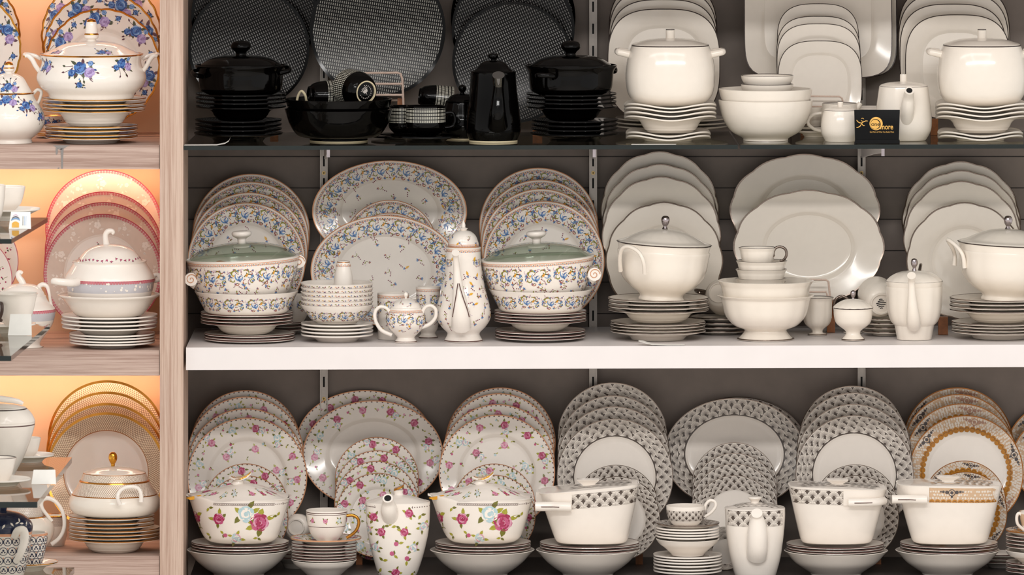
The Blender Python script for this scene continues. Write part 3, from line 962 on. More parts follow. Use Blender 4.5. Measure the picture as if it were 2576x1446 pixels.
class Loft:
    """A vessel that is not round: plan outlines (row, x left, x right, half depth, power left, power right) from the foot up."""
    def __init__(s, pot, levels, rimf=None, n=4):
        s.p = pot
        s.lv = cr(levels, n)
        s.rimf = rimf
        s.K = len(s.lv) - 1
    def pt(s, lv, w, th, inset=0.0, k=1.0):
        y, xl, xr, d, nl, nr = lv
        c = s.c(lv)
        ct, st = cos(th), sin(th)
        wl, wr = c - xl, xr - c
        ss = s.p.s
        p = nl if ct < 0 else nr
        W_ = ((wl if ct < 0 else wr) * ss - inset) * k
        D_ = (d * ss - inset) * k
        x = W_ * math.copysign(abs(ct) ** (2 / p), ct)
        yy = -D_ * math.copysign(abs(st) ** (2 / p), st)
        z = (s.p.yb - y) * ss
        xn = math.copysign(abs(ct) ** (2 / p), ct)
        yn = math.copysign(abs(st) ** (2 / p), st)
        if s.rimf: z += s.rimf(xn * k, yn * k) * ss * w ** 3
        return ((c - s.p.cx) * ss + x, yy, z)
    def c(s, lv):
        return (lv[1] + lv[2]) / 2
    def build(s, part, mat, t=.004, seg=96, band=None, rim=None, motifs=None):
        mb = MB()
        th = [2 * PI * k / seg for k in range(seg)]
        R = [[s.pt(lv, i / s.K, a) for a in th] for i, lv in enumerate(s.lv)]
        mats = []
        for i in range(s.K):
            ym = (s.lv[i][0] + s.lv[i + 1][0]) / 2
            mats.append(band(ym) if band and band(ym) else mat)
        top = s.lv[-1]
        R.append([Vector(s.pt(top, 1, a, t * .5)) + Vector((0, 0, t * .3)) for a in th]); mats.append(rim or mat)
        for i in reversed(range(2, s.K + 1)):
            R.append([s.pt(s.lv[i], i / s.K, a, t) for a in th]); mats.append(mat)
        mb.rings(R, mats)
        if motifs:
            for polys, px, py in motifs: s.lay(mb, polys, px, py)
        return mb.build(part, s.p.root)
    def front(s, x, z, e):
        """Point of the front wall at local x, z."""
        ss = s.p.s
        y = s.p.yb - z / ss
        lv = s.lv[-1]
        for a, b in zip(s.lv, s.lv[1:]):
            if b[0] <= y <= a[0]:
                t = (a[0] - y) / max(a[0] - b[0], 1e-9); lv = tuple(u + (v - u) * t for u, v in zip(a, b)); break
        else:
            if y > s.lv[0][0]: lv = s.lv[0]
        c = s.c(lv)
        dx = x - (c - s.p.cx) * ss
        wl, wr = (c - lv[1]) * ss, (lv[2] - c) * ss
        w, p = (wl, lv[4]) if dx < 0 else (wr, lv[5])
        q = min(abs(dx) / w, .995)
        ct = q ** (p / 2)
        d = lv[3] * ss * (math.sqrt(max(0, 1 - ct * ct)) ** (2 / p))
        return (x if q < .995 else math.copysign(w * .995, dx) + (c - s.p.cx) * ss, -(d + e), z)
    def lay(s, mb, polys, px, py):
        x0, _, z0 = s.p.L(px, py)
        for m, P, l in polys:
            mb.poly([s.front(x0 + u, z0 + v, .0006 + l * .0001) for u, v in P], m)
    def cover(s, part, mat, rise, k0=.97, rimmat=None, band=None, steps=9, seg=96, inner=.0, parent=None, drop=.002, edge=0.0):
        """A lid that follows the rim outline: rises by rise px towards its middle."""
        mb = MB(); top = s.lv[-1]
        th = [2 * PI * k / seg for k in range(seg)]
        R, mats = [], []
        for i in range(steps + 1):
            k = k0 * (1 - i / steps) + .02 * (i / steps)
            dz = rise(i / steps) * s.p.s
            ring = []
            for a in th:
                p = s.pt(top, 1, a, 0, k)
                ring.append((p[0], p[1], p[2] + dz + edge * s.p.s))
            R.append(ring)
            if i: mats.append(mat)
        R.insert(0, [(x, y, z - drop) for x, y, z in R[0]]); mats.insert(0, rimmat or mat)
        mb.rings(R, mats)
        return mb, part

# ================================================================ the setting
def pbox(mb, px0, px1, py0, py1, Yf, Yb, mat, faces=None):
    a, b = W(px0, py1, Yf), W(px1, py0, Yf)
    mb.box(a.x, b.x, Yf, Yb, a.z, b.z, mat, faces)

YW = 0.52
mb = MB()
x0, x1 = W(470, 0, YW).x - .03, W(2576, 0, YW).x + .5
zt, zbm = ZY(-330, YW), 0.0
g = [ZY(y, YW) for y in (393.5, 472.5, 551.5, 630.5, 709.5, 788.5)]
zz = zt
for q in g:
    mb.poly([(x0, YW, q + .0012), (x1, YW, q + .0012), (x1, YW, zz), (x0, YW, zz)], 'dark_wall')
    mb.poly([(x0, YW + .004, q - .0012), (x1, YW + .004, q - .0012), (x1, YW + .004, q + .0012), (x0, YW + .004, q + .0012)], 'groove_dark')
    for e in (.0012, -.0012): mb.poly([(x0, YW, q + e), (x1, YW, q + e), (x1, YW + .004, q + e), (x0, YW + .004, q + e)], 'dark_wall')
    zz = q - .0012
mb.poly([(x0, YW, zbm), (x1, YW, zbm), (x1, YW, zz), (x0, YW, zz)], 'dark_wall')
mb.box(x0, x1, YW + .005, YW + .04, zbm, zt, 'dark_wall')
tag(mb.build('wall_back'), 'dark grey panelled wall behind the white shelf', None, kind='structure')
mb = MB(); mb.box(-3.2, 3.2, -7.0, .6, -.05, 0, 'floor_tile')
tag(mb.build('floor'), 'pale shop floor tiles below the shelving', None, kind='structure')

# wooden shelving unit at the left
R0 = root('wooden_shelf_unit', (W(402, 0, 0).x, .2, 0.0), 'limed oak shelving unit with warm lit bays', 'shelving unit')
R0L = R0.location.copy()
def wpart(name, mb, lab=None):
    o = mb.build(name, R0); o.location = -R0L
    if lab: o['label'] = lab
    return o
mb = MB(); a, b = W(402, 0, -.012), W(461, 0, -.012)
mb.box(a.x, b.x, -.012, .25, 0, zt, 'oak_vertical'); mb.box(a.x, -.735, .25, .51, 0, zt, 'oak_vertical')
wpart('side_panel', mb, 'upright oak end panel')
XL = W(-420, 0, 0).x; XP = W(402, 0, 0).x - .0006
for (ya, yb_) in ((365, 425), (881, 944), (1398, 1461)):
    mb = MB(); mb.box(XL, XP, -.006, .50, ZY(yb_, 0), ZY(ya, 0), 'oak_horizontal')
    if ya == 365:
        f = lambda px, py: W(px, py, -.0066)
        mb.poly([f(133, 365.5), f(176, 365.5), f(168, 369), f(160, 374), f(150, 377), f(142, 371)], 'drip_grey')
        mb.poly([f(152, 374), f(160, 374), f(158.5, 400), f(158.5, 424), f(153.5, 424), f(153.5, 400)], 'drip_grey')
        mb.poly([f(140, 371), f(146, 373), f(145, 386), f(142, 390), f(140, 386)], 'drip_grey')
        mb.poly([f(145, 422), f(149, 421), f(149.5, 424.5), f(145, 424.6)], 'drip_grey')
    wpart('shelf', mb)
mb = MB(); mb.box(XL, XP, -.006, .50, ZY(-172, 0), ZY(-232, 0), 'oak_horizontal'); wpart('shelf', mb)
mb = MB(); mb.box(XL, XP, .50, .515, 0, zt, 'warm_back'); wpart('back_panel', mb, 'warm cream back panel')

# white shelf, dark lower shelf, glass shelves, rails, brackets
def sloped(name, mat, px0, px1, ya0, yb0, ya1, yb1, Yf, Yb, lab, cat, faces=None, group=None, back=None):
    mb = MB()
    A, B, C, Dd = W(px0, yb0, Yf), W(px1, yb1, Yf), W(px1, ya1, Yf), W(px0, ya0, Yf)
    bx0, bx1 = (A.x, B.x) if back is None else back
    v = [(A.x, Yf, A.z), (B.x, Yf, B.z), (bx1, Yb, B.z), (bx0, Yb, A.z), (Dd.x, Yf, Dd.z), (C.x, Yf, C.z), (bx1, Yb, C.z), (bx0, Yb, Dd.z)]
    mb.v = [tuple(p) for p in v]
    fs = {'-z': (0, 3, 2, 1), '+z': (4, 5, 6, 7), '-y': (0, 1, 5, 4), '+y': (2, 3, 7, 6), '-x': (3, 0, 4, 7), '+x': (1, 2, 6, 5)}
    for k, q in fs.items(): mb.face(q, (faces or {}).get(k, mat))
    return tag(mb.build(name), lab, cat, group)
XR = 2900
sloped('white_shelf', 'white_board', 468, XR, -224, -170, -224, -170, -.33, .50, 'unseen white board added above the top row, run forward to shade its plates', 'shelf')  # unseen overhang, added and run forward so the rear top plates are shaded
sloped('white_shelf', 'white_board', 468, XR, 874, 930.5, 865.8, 922, 0, .50, 'thick white shelf board carrying the floral and cream china', 'shelf')
sloped('dark_shelf', 'dark_board', 472, XR, 1467, 1500, 1465, 1498, 0, .50, 'dark lower shelf under the rose and fan china', 'shelf')
ge = {'-y': 'glass_edge', '-x': 'glass_edge', '+x': 'glass_edge', '+y': 'glass_edge'}
xb = W(1834, 0, .48).x
sloped('glass_shelf', 'shelf_glass', 462, 1856, 367, 377.5, 364.5, 375, -.004, .49, 'long glass shelf under the black china', 'shelf', ge, back=(W(462, 0, 0).x + .012, xb))
sloped('glass_shelf', 'shelf_glass', 1862, XR, 364.5, 375, 362.5, 373, -.004, .49, 'glass shelf under the white china and black sign', 'shelf', ge, back=(xb + .004, W(XR, 0, 0).x))
for i, (px, wh) in enumerate(((815, 'left of the floral oval platter'), (1492, 'beside the cream scalloped plates'), (2167, 'right of the cream oval platters'))):
    o = root('shelf_rail', W(px, 1467, .51), 'slotted metal shelf rail on the dark wall ' + wh, 'shelf rail', 'slotted rails on the wall')
    sx = S(.505)
    mb = MB()
    h = ZY(-300, .51) - ZY(1467, .51)
    w = 8.5 * sx
    mb.box(-w, w, -.008, .009, 0.002, h, 'rail_metal')
    mb.box(-w * 1.15, -w * .82, -.011, .009, 0.002, h, 'rail_metal'); mb.box(w * .82, w * 1.15, -.011, .009, 0.002, h, 'rail_metal')
    y0 = 17
    while y0 < 1460:
        zc = ZY(y0, .50) - o.location.z
        mb.box(-.0021, .0021, -.0085, -.0079, zc - .0115, zc + .0115, 'slot_black')
        y0 += 55.5
    for e in (-5, -4, -3, -2, -1):
        zc = ZY(17 + 55.5 * e, .50) - o.location.z
        mb.box(-.0021, .0021, -.0085, -.0079, zc - .0115, zc + .0115, 'slot_black')
    mb.build('rail', o)
    for ys in (435, 1003):
        m2 = MB(); zc = ZY(ys, .50) - o.location.z
        m2.tube([(0, -.008, zc), (0, -.0105, zc)], .0042, 'brass_screw', 14, smooth=1)
        m2.box(-.0028, .0028, -.0109, -.0104, zc - .0006, zc + .0006, 'slot_black'); m2.box(-.0006, .0006, -.0109, -.0104, zc - .0028, zc + .0028, 'slot_black')
        m2.build('screw', o)
for px, tip, wh in ((818, 826, 'above the floral plates'), (1492, 1495, 'above the cream plates'), (2169, 2221, 'above the cream oval platter')):
    o = root('shelf_bracket', W(px, 376, .50), 'pale metal bracket under the glass shelf ' + wh, 'bracket', 'brackets under the glass shelf')
    P0 = o.location
    Yt = .10
    A = W(tip, 378, Yt) - P0
    zt0 = ZY(377.5 if px < 2000 else 374.5, 0) - P0.z - .0008
    mb = MB()
    t = .0022
    R = []
    for (x, y, hh) in ((0, -.004, .05), (A.x * .5, A.y * .5, .030), (A.x, A.y, .014)):
        R.append([(x - t, y, zt0 - hh), (x + t, y, zt0 - hh), (x + t, y, zt0), (x - t, y, zt0)])
    mb.rings(R, 'white_board')
    mb.build('arm', o)
    mb = MB(); mb.box(A.x - t * 1.6, A.x + t * 1.6, A.y - .004, A.y, zt0 - .021, zt0, 'silver'); mb.build('tip', o)

# ================================================================ left unit, upper bay
L_ = .09
lean_set('dinner_plate', 'blue', 'blue rose plate', 'behind the blue rose tureen', [(255, -62, 152), (256, -22, 149), (257, 20, 146)], .36, .035, tilt=7)
lean_set('dinner_plate', 'blue', 'blue rose plate cut off by the frame', 'behind the blue rose sugar bowl', [(-96, -60, 148), (-92, -20, 146)], .35, .035, tilt=7)
stack('one', L_, 237, 'plain_gold', 'gold-rimmed white', 'under the blue rose tureen',
      [('d', 252, 131), ('d', 263, 131), ('d', 272, 131), ('s', 281, 127), ('p', 320, 117, 230), ('p', 329, 117, 230), ('p', 340, 117, 230), ('p', 349, 117, 230)])
rng = random.Random(5)
def th(px, cx, r): return math.asin(max(-.98, min(.98, (px - cx) / r)))

def blue_pot(p, body, lid, knob, mot, lidmot):
    p.body('body', body, 'porcelain', rim='gold', motifs=mot, bands=[(body[-1][1] + 3, body[-1][1] - 1, 'gold')], foot='porcelain')
    l = p.solid('lid', lid, 'porcelain', motifs=lidmot)
    p.solid('knob', knob, 'porcelain', bands=[(knob[-1][1] - 1, knob[-1][1] + 9, 'gold'), (knob[3][1] - 1.5, knob[3][1] + 1.5, 'gold')], parent=l, seg=40)
p = Pot('soup_tureen', 'one', L_, 230, 'white lidded tureen with blue roses and gold rim on plates', 'tureen', yb=249)
blue_pot(p, [(98, 249), (106, 246), (108, 238), (112, 232), (128, 219), (136, 205), (138, 194), (134, 180), (127, 166), (125, 154), (128, 142), (131, 136)],
         [(120, 139), (121, 135), (112, 131), (96, 124), (74, 113), (48, 106), (16, 103)],
         [(12, 104), (12, 99), (17, 96), (18, 86), (16, 84), (15, 72), (13, 58), (9, 50), (0, 47)],
         [(blue_cluster(1.25, rng), th(208, 230, 130), 166), (blue_cluster(1.0, rng), th(312, 230, 128), 155), (blue_cluster(.9, rng), th(118, 230, 128), 162),
          (xf(rose(.007, 'navy_rose', 'blue_rose', 'pale_blue', ('dark_leaf', 'plum_leaf'), rng, 5, buds=('navy_rose', 'blue_rose')), 0, 0), th(208, 230, 130), 207)],
         [(xf(blue_cluster(.7, rng), 0, 0), th(262, 230, 100), 127), (xf(blue_cluster(.6, rng), 0, 0), th(150, 230, 100), 128)])
for sd in (-1, 1):
    X = lambda d: 230 + sd * d
    k = p.tube('handle', [(X(131), 178, -.01), (X(140), 165, -.012), (X(148), 150, -.012), (X(158), 140, -.012), (X(167), 141, -.012)], [6, 6, 6, 6, 4], 'porcelain')
    p2 = MB(); p2.tube([p.L(X(128), 150, .012), p.L(X(142), 142, .014), p.L(X(158), 138, .01), p.L(X(168), 137, 0), p.L(X(166), 139, -.01)], [.004, .0045, .0045, .004, .003], 'porcelain', 10, smooth=4)
    p2.tube([p.L(X(162), 138, -.012), p.L(X(168), 141, -.012), p.L(X(167), 144, -.012)], .0022, 'gold', 8, smooth=3)
    p2.build('branch', k)
p = Pot('sugar_bowl', 'one', .085, 22, 'lidded blue rose sugar bowl standing left of the blue tureen', 'sugar bowl')
blue_pot(p, [(60, 356), (58, 349), (66, 343), (84, 325), (91, 304), (88, 284), (76, 262), (66, 248), (63, 238), (65, 233)],
         [(57, 235), (58, 231), (48, 214), (37, 196), (22, 187), (11, 185)], [(9, 186), (9, 181), (13, 178), (14, 171), (12, 169), (11, 162), (7, 157), (0, 155)],
         [(blue_cluster(.9, rng), th(20, 22, 65), 248), (blue_cluster(.9, rng), th(66, 22, 70), 262), (blue_cluster(.6, rng), th(95, 22, 80), 290)],
         [(blue_cluster(.8, rng), th(24, 22, 45), 216)])
p.tube('handle', [(84, 236, 0), (94, 226, 0), (104, 232, 0), (100, 250, 0), (94, 262, 0)], [4, 4, 4, 4, 4], 'porcelain')
p = Pot('tea_cup', 'one', .27, 134, 'blue rose teacup half hidden between sugar bowl and plate stack', 'cup', yb=334)
p.body('cup', [(16, 336), (17, 332), (26, 318), (30, 303), (31, 292)], 'porcelain', rim='gold', motifs=[(blue_cluster(.55, rng), 0.2, 308), (blue_cluster(.5, rng), -.7, 306)])
p.tube('handle', [(160, 300, 0), (172, 298, 0), (172, 314, 0), (158, 320, 0)], 3, 'porcelain')
stack('one', .27, 134, 'plain_gold', 'gold-rimmed', 'under the blue rose teacup', [('a', 336, 46), ('a', 344, 46)])

# ================================================================ left unit, middle bay
lean_set('dinner_plate', 'pink', 'taupe band plate with red rim', 'behind the pink banded tureen', [(262, 426, 149), (261, 481, 149), (260, 508, 149), (258, 538, 149)], .38, .03, tilt=7)
lean_set('side_plate', 'cherry', 'cherry sprig plate with pink ring', 'behind the pink banded sugar bowl', [(-66, 545, 113), (-84, 588, 116)], .30, .03, tilt=7)
stack('two', L_, 275, 'plain', 'plain white', 'under the pink banded tureen',
      [('d', 800, 122), ('d', 809.5, 122), ('d', 819, 122), ('s', 829, 119), ('p', 845, 108, 282), ('p', 852, 108, 282), ('p', 859.5, 108, 282), ('p', 867, 108, 282)])
p = Pot('serving_bowl', 'two', L_, 274, 'wide plain white bowl under the pink banded tureen', 'bowl', yb=799)
p.body('bowl', [(62, 799), (70, 796), (86, 790), (104, 768), (116, 752), (127, 744), (129, 740)], 'porcelain')
p = Pot('soup_tureen', 'two', L_, 276, 'white tureen with pale grey band and curled finial', 'tureen', yb=786)
rp = random.Random(9)
bl = []
for k in range(40):
    bl += disc(rp.uniform(-.19, .19), rp.uniform(-.008, .010), rp.uniform(.001, .0042), 'white_blossom', 7, layer=1)
lace = []
for k in range(60): lace += disc(-.19 + .0064 * k, 0, .0034, 'pink_lace', 7)
p.body('body', [(62, 786), (70, 780), (92, 758), (104, 742), (109, 726), (112, 710), (114, 701), (110, 690), (98, 672), (93, 664), (92, 660), (94, 656)], 'porcelain',
       bands=[(702.5, 700, 'red_trim'), (731, 702.5, 'grey_band')], motifs=[(bl, 0, 716), (lace, 0, 704.5)])
l = p.solid('lid', [(83, 664), (84, 661), (80, 652), (72, 642), (58, 628), (36, 618), (12, 614)], 'porcelain', bands=[(663, 660.5, 'red_trim')],
            motifs=[([(m, P, la) for k in range(30) for m, P, la in xf(rose(.0024, 'rose_deep', 'rose_mid', 'rose_pale', ('dark_leaf', 'plum_leaf'), rp, 3), -.15 + .0105 * k, rp.uniform(-.004, .004))], 0, 649)])
p.tube('knob', [(268, 616, 0), (266, 602, 0), (266, 590, 0), (272, 582, 0), (281, 581, 0), (285, 585, 0), (282, 589, 0)], [9, 7.5, 7, 7, 6, 5, 3.5], 'porcelain', parent=l)
p.tube('handle', [(200, 702, -.085), (186, 702, -.105), (158, 699, -.115), (142, 697, -.112), (140, 701, -.1)], [11, 10, 9, 8, 5], 'porcelain', flat=.8)
p.tube('handle', [(380, 700, .03), (388, 695, .03), (397, 695, .03), (398, 706, .02), (382, 708, .01)], [7, 6, 5, 5, 6], 'porcelain')
p = Pot('sugar_bowl', 'two', .085, 58, 'white sugar bowl with red line and curled finial behind glass display', 'sugar bowl')
p.body('body', [(51, 879), (50, 876), (43, 868), (45, 858), (58, 840), (74, 816), (81, 790), (81, 777), (74, 768), (62, 756), (57, 744)], 'porcelain', bands=[(779, 777, 'red_trim'), (804, 779, 'grey_band'), (878, 876.4, 'brown_line')],
       motifs=[([x for k in range(40) for x in disc(-.13 + .0064 * k, 0, .0034, 'pink_lace', 7)], 0, 781)])
l = p.solid('lid', [(54, 747), (55, 743), (48, 730), (34, 718), (10, 713)], 'porcelain', bands=[(746, 743, 'red_trim')])
p.tube('knob', [(58, 716, 0), (54, 706, 0), (48, 698, 0), (46, 690, 0), (50, 685, 0), (57, 688, 0)], [9, 8, 7.5, 7, 6, 4], 'porcelain', parent=l)
p.tube('handle', [(112, 750, 0), (102, 736, 0), (98, 722, 0), (108, 716, 0), (119, 722, 0), (124, 740, 0), (127, 758, 0), (130, 772, 0)], [5, 6, 6, 6, 5, 4, 4, 4], 'porcelain')

# ================================================================ left unit, lower bay
lean_set('dinner_plate', 'lattice', 'gold lattice rim plate', 'behind the gold lattice tureen', [(268, 956, 149), (267, 986, 150), (267, 1014, 151), (266, 1037, 152)], .38, .028)
stack('three', L_, 284, 'plain_ivory', 'ivory', 'under the gold lattice tureen',
      [('d', 1306, 108, 281), ('d', 1317, 108, 281), ('d', 1327, 108, 281), ('d', 1337, 115, 287), ('d', 1346, 115, 287), ('d', 1355, 115, 287), ('s', 1364, 114, 287)])
p = Pot('soup_tureen', 'three', L_, 288, 'ivory tureen with gold lattice lid and gold knob', 'tureen', yb=1298)
p.body('body', [(64, 1298), (80, 1295.5), (98, 1291), (110, 1281), (115, 1268), (114, 1255), (108, 1244), (98, 1228), (90, 1214), (88, 1208)], 'ivory_porcelain', rim='gold',
       bands=[(1211, 1208, 'gold'), (1241, 1211, 'lattice_wall'), (1243.5, 1241, 'gold_line'), (1297, 1294.5, 'gold')])
l = p.solid('lid', [(84, 1211), (85, 1207), (79, 1190), (76, 1187), (66, 1184), (50, 1179), (30, 1175), (10, 1173)], 'ivory_porcelain', bands=[(1211, 1207, 'gold'), (1206, 1191, 'lattice_wall'), (1190.5, 1188.5, 'gold_line')])
p.solid('knob', [(4, 1176), (5, 1170), (5, 1167), (9, 1160), (11, 1152), (9.5, 1143), (5, 1138), (0, 1137)], 'bright_gold', parent=l, seg=32, dx=-.0035).__setitem__('label', 'bright gold egg shaped knob')
p.tube('handle', [(308, 1254, -.118), (303, 1240, -.122), (306, 1224, -.118), (320, 1214, -.11), (340, 1212, -.105), (354, 1218, -.1), (360, 1232, -.1), (360, 1250, -.098)], [6, 5, 5, 5, 5, 5, 5, 6], 'porcelain')
p = Pot('tea_pot', 'three', .10, 62, 'gold lattice teapot with big white loop handle beside tureen', 'teapot')
p.body('body', [(50, 1388), (48, 1383), (62, 1366), (74, 1340), (72, 1318), (58, 1302), (50, 1297)], 'ivory_porcelain', rim='gold', bands=[(1300, 1297, 'gold')])
p.solid('lid', [(48, 1299), (48, 1296), (46, 1285), (40, 1272), (30, 1262), (8, 1258)], 'ivory_porcelain', bands=[(1297, 1272, 'lattice_dark')])
p.tube('handle', [(132, 1310, -.01), (120, 1296, -.01), (106, 1276, -.01), (106, 1258, -.01), (122, 1252, -.01), (144, 1264, -.01), (160, 1292, -.01), (162, 1326, -.01), (150, 1352, -.01), (130, 1368, -.01)], [4, 4.5, 5, 6, 6, 5, 5, 5, 5, 6], 'porcelain', flat=.8)
p = Pot('milk_jug', 'three', .20, 138, 'gold lattice milk jug behind the teapot handle', 'jug')
p.body('body', [(22, 1388), (20, 1383), (23, 1374), (29, 1352), (30, 1330), (29, 1310), (31, 1296)], 'ivory_porcelain', rim='gold', bands=[(1299, 1296, 'gold'), (1322, 1299, 'lattice_dark')])

# ================================================================ glass display in front, at the left
FG = [('top', 601, 613, 29, 120, 547), ('middle', 895, 908, 28, 125, 815), ('wide', 1262, 1277, 94, 181, 1150), ('lowest', 1556, 1571, 92, 187, 1427)]
FGY = -1.2
FSH = {}
for nm, ya, yb_, xc, xk, yk in FG:
    D1 = D0 + FGY; D2 = D1 * (ya - YH) / (yk - YH)
    Yb = D2 - D0
    A, B = W(xc, yb_, FGY), W(xc, ya, FGY)
    K = W(xk, yk, Yb)
    xl = W(-330, 0, FGY).x
    mb = MB()
    mb.v = [(xl, FGY, A.z), (A.x, FGY, A.z), (K.x, Yb, A.z), (xl, Yb, A.z), (xl, FGY, B.z), (A.x, FGY, B.z), (K.x, Yb, B.z), (xl, Yb, B.z)]
    for k, q in {'-z': (0, 3, 2, 1), '+z': (4, 5, 6, 7), '-y': (0, 1, 5, 4), '+y': (2, 3, 7, 6), '-x': (3, 0, 4, 7), '+x': (1, 2, 6, 5)}.items():
        mb.face(q, 'glass_edge' if k in ('-y', '+x', '-x') else 'shelf_glass')
    tag(mb.build('glass_shelf'), {'top': 'clear glass display shelf level with the taupe band plates', 'middle': 'clear glass display shelf in front of the pink banded sugar bowl',
        'wide': 'clear glass display shelf in front of the gold lattice plates', 'lowest': 'clear glass display shelf under the black patterned cups'}[nm], 'shelf', 'glass display shelves in front of the wooden unit')
    FSH[nm] = B.z
def frow(nm, Y): return (HC - FSH[nm]) / S(Y) + YH
def plain_cup(nm, cx, Y, prof, lab, mat='porcelain', handle=None, hm=None, cat='cup', name='tea_cup', up=0.0, **kw):
    p = Pot(name, None, Y, cx, lab, cat, yb=frow(nm, Y) - up)
    p.body('cup', [(r, p.yb - h) for r, h in prof], mat, **kw)
    if handle: p.tube('handle', [(cx + x, p.yb - h, d) for x, h, d in handle], 4.5, hm or mat)
    return p
def fsaucer(nm, cx, Y, r, lab, style='plain', hpx=16):
    me, R, h = plate_mesh(style, r * S(Y), hpx * S(Y))
    o = bpy.data.objects.new('saucer', me); COL.objects.link(o)
    q = W(cx, frow(nm, Y), Y); o.location = (q.x, Y, FSH[nm] + .0004)
    return tag(o, lab, 'saucer')
fsaucer('top', 22, -.66, 79, 'white saucer under the pale cup on the upper glass display', hpx=30)
plain_cup('top', 14, -.66, [(20, 0), (22, 5), (38, 22), (46, 45), (50, 66)], 'pale cup on white saucer on the upper glass display', handle=[(-46, 55, 0), (-62, 50, 0), (-58, 30, 0), (-38, 22, 0)], up=18)
plain_cup('top', -38, -.9, [(22, 0), (24, 5), (40, 25), (48, 60), (52, 108)], 'tall pale cup cut off by the frame on upper glass display', handle=[(-46, 80, 0), (-66, 76, 0), (-60, 40, 0), (-42, 30, 0)])
fsaucer('middle', 14, -.62, 76, 'white saucer under the flared cup with dark handle', hpx=22)
plain_cup('middle', 38, -.62, [(22, 0), (26, 5), (40, 22), (48, 48), (54, 76), (58, 84)], 'flared white cup with dark metal handle on glass display', handle=[(-36, 62, -.03), (-30, 60, -.045), (-30, 42, -.045), (-36, 24, -.035), (-32, 18, -.03)], hm='dark_wire', up=12)
p = Pot('covered_jar', None, -.66, 2, 'tall white lidded jar on the glass display before lattice plates', 'jar', yb=frow('wide', -.66))
p.body('body', [(36, p.yb), (38, p.yb - 6), (58, 1150), (74, 1110), (85, 1072), (86, 1060)], 'porcelain', bands=[(1068, 1065, 'brown_line')])
l = p.solid('lid', [(86, 1061), (86, 1056), (78, 1040), (64, 1026), (60, 1024), (40, 1020), (10, 1016)], 'porcelain', bands=[(1030, 1027, 'platinum_line')])
p.tube('knob', [(-30, 1020, 0), (-10, 1004, 0), (20, 1006, 0), (44, 1010, 0), (58, 1016, 0)], [10, 9, 8, 7, 5], 'porcelain', parent=l, flat=.7)
fsaucer('wide', 70, -.4, 66, 'white saucer under the small cup behind the tall jar', hpx=20)
plain_cup('wide', 66, -.4, [(18, 0), (20, 4), (30, 20), (37, 50)], 'small white cup behind the tall jar on glass display', bands=(), up=10)
fsaucer('wide', 2, -.88, 76, 'white saucer under the cup in front of tall jar', hpx=18)
plain_cup('wide', -2, -.88, [(22, 0), (24, 4), (36, 30), (44, 62)], 'white cup on saucer in front of the tall jar', up=8, rim='platinum_line')
def ornate(r, w, h, rng):
    o = []
    ny = 4; sy = h / ny
    for j in range(ny):
        for i in range(int(w / .019)):
            x = -w / 2 + .019 * (i + .5 * (j % 2)); y = -h / 2 + sy * (j + .5)
            o += stroke(arc(x, y, .0085, 0, 6.28, 14), .0014, .0014, 'ink_blue') + disc(x, y + .002, .0024, 'ink_blue', 7, layer=1) + disc(x - .003, y - .002, .0018, 'ink_blue', 7, layer=1) + disc(x + .003, y - .002, .0018, 'ink_blue', 7, layer=1)
            o += leaf(x + .0095, y - .004, .008, .004, PI / 2, 'ink_blue') + disc(x + .0095, y + .006, .0016, 'peach_print', 6)
    return o
ro = random.Random(3)
saus = fsaucer('lowest', 62, -.34, 84, 'scalloped white saucer with dark ornament under patterned cup', 'plain_gold', hpx=22)
p = plain_cup('lowest', 76, -.34, [(26, 0), (28, 5), (36, 30), (42, 62), (44, 84)], 'dark ornamented white cup on scalloped saucer', up=10, rim='porcelain', bands=[(frow('lowest', -.34) - 88, frow('lowest', -.34) - 95, 'peach_print')],
              motifs=[(ornate(.035, .16, .064, ro), 0, frow('lowest', -.34) - 50)])
p = Pot('tea_pot', None, -.5, 8, 'dark ornamented pot with white handle and black lid', 'teapot', yb=frow('lowest', -.5))
b0 = p.yb
p.body('body', [(50, b0), (52, b0 - 8), (60, 1420), (68, 1380), (72, 1344), (73, 1336)], 'porcelain', bands=[(1343, 1336, 'peach_print')], motifs=[(ornate(.06, .22, .082, ro), 0, 1392)])
l = p.solid('lid', [(72, 1337), (74, 1332), (74, 1318), (64, 1304), (40, 1290), (12, 1284)], 'ink_blue', motifs=[([(m, P, la) for k in range(16) for m, P, la in xf(leaf(0, 0, .012, .005, k * 1.3, 'porcelain'), -.08 + .011 * k, .004 * (k % 2))], 0, 1312)])
p.tube('knob', [(8, 1286, 0), (8, 1272, 0)], [8, 11], 'ink_blue', parent=l)
p.tube('handle', [(40, 1344, -.06), (50, 1326, -.07), (64, 1326, -.068), (66, 1350, -.066), (56, 1384, -.066), (44, 1406, -.06)], [9, 10, 11, 11, 9, 8], 'porcelain', flat=.6)
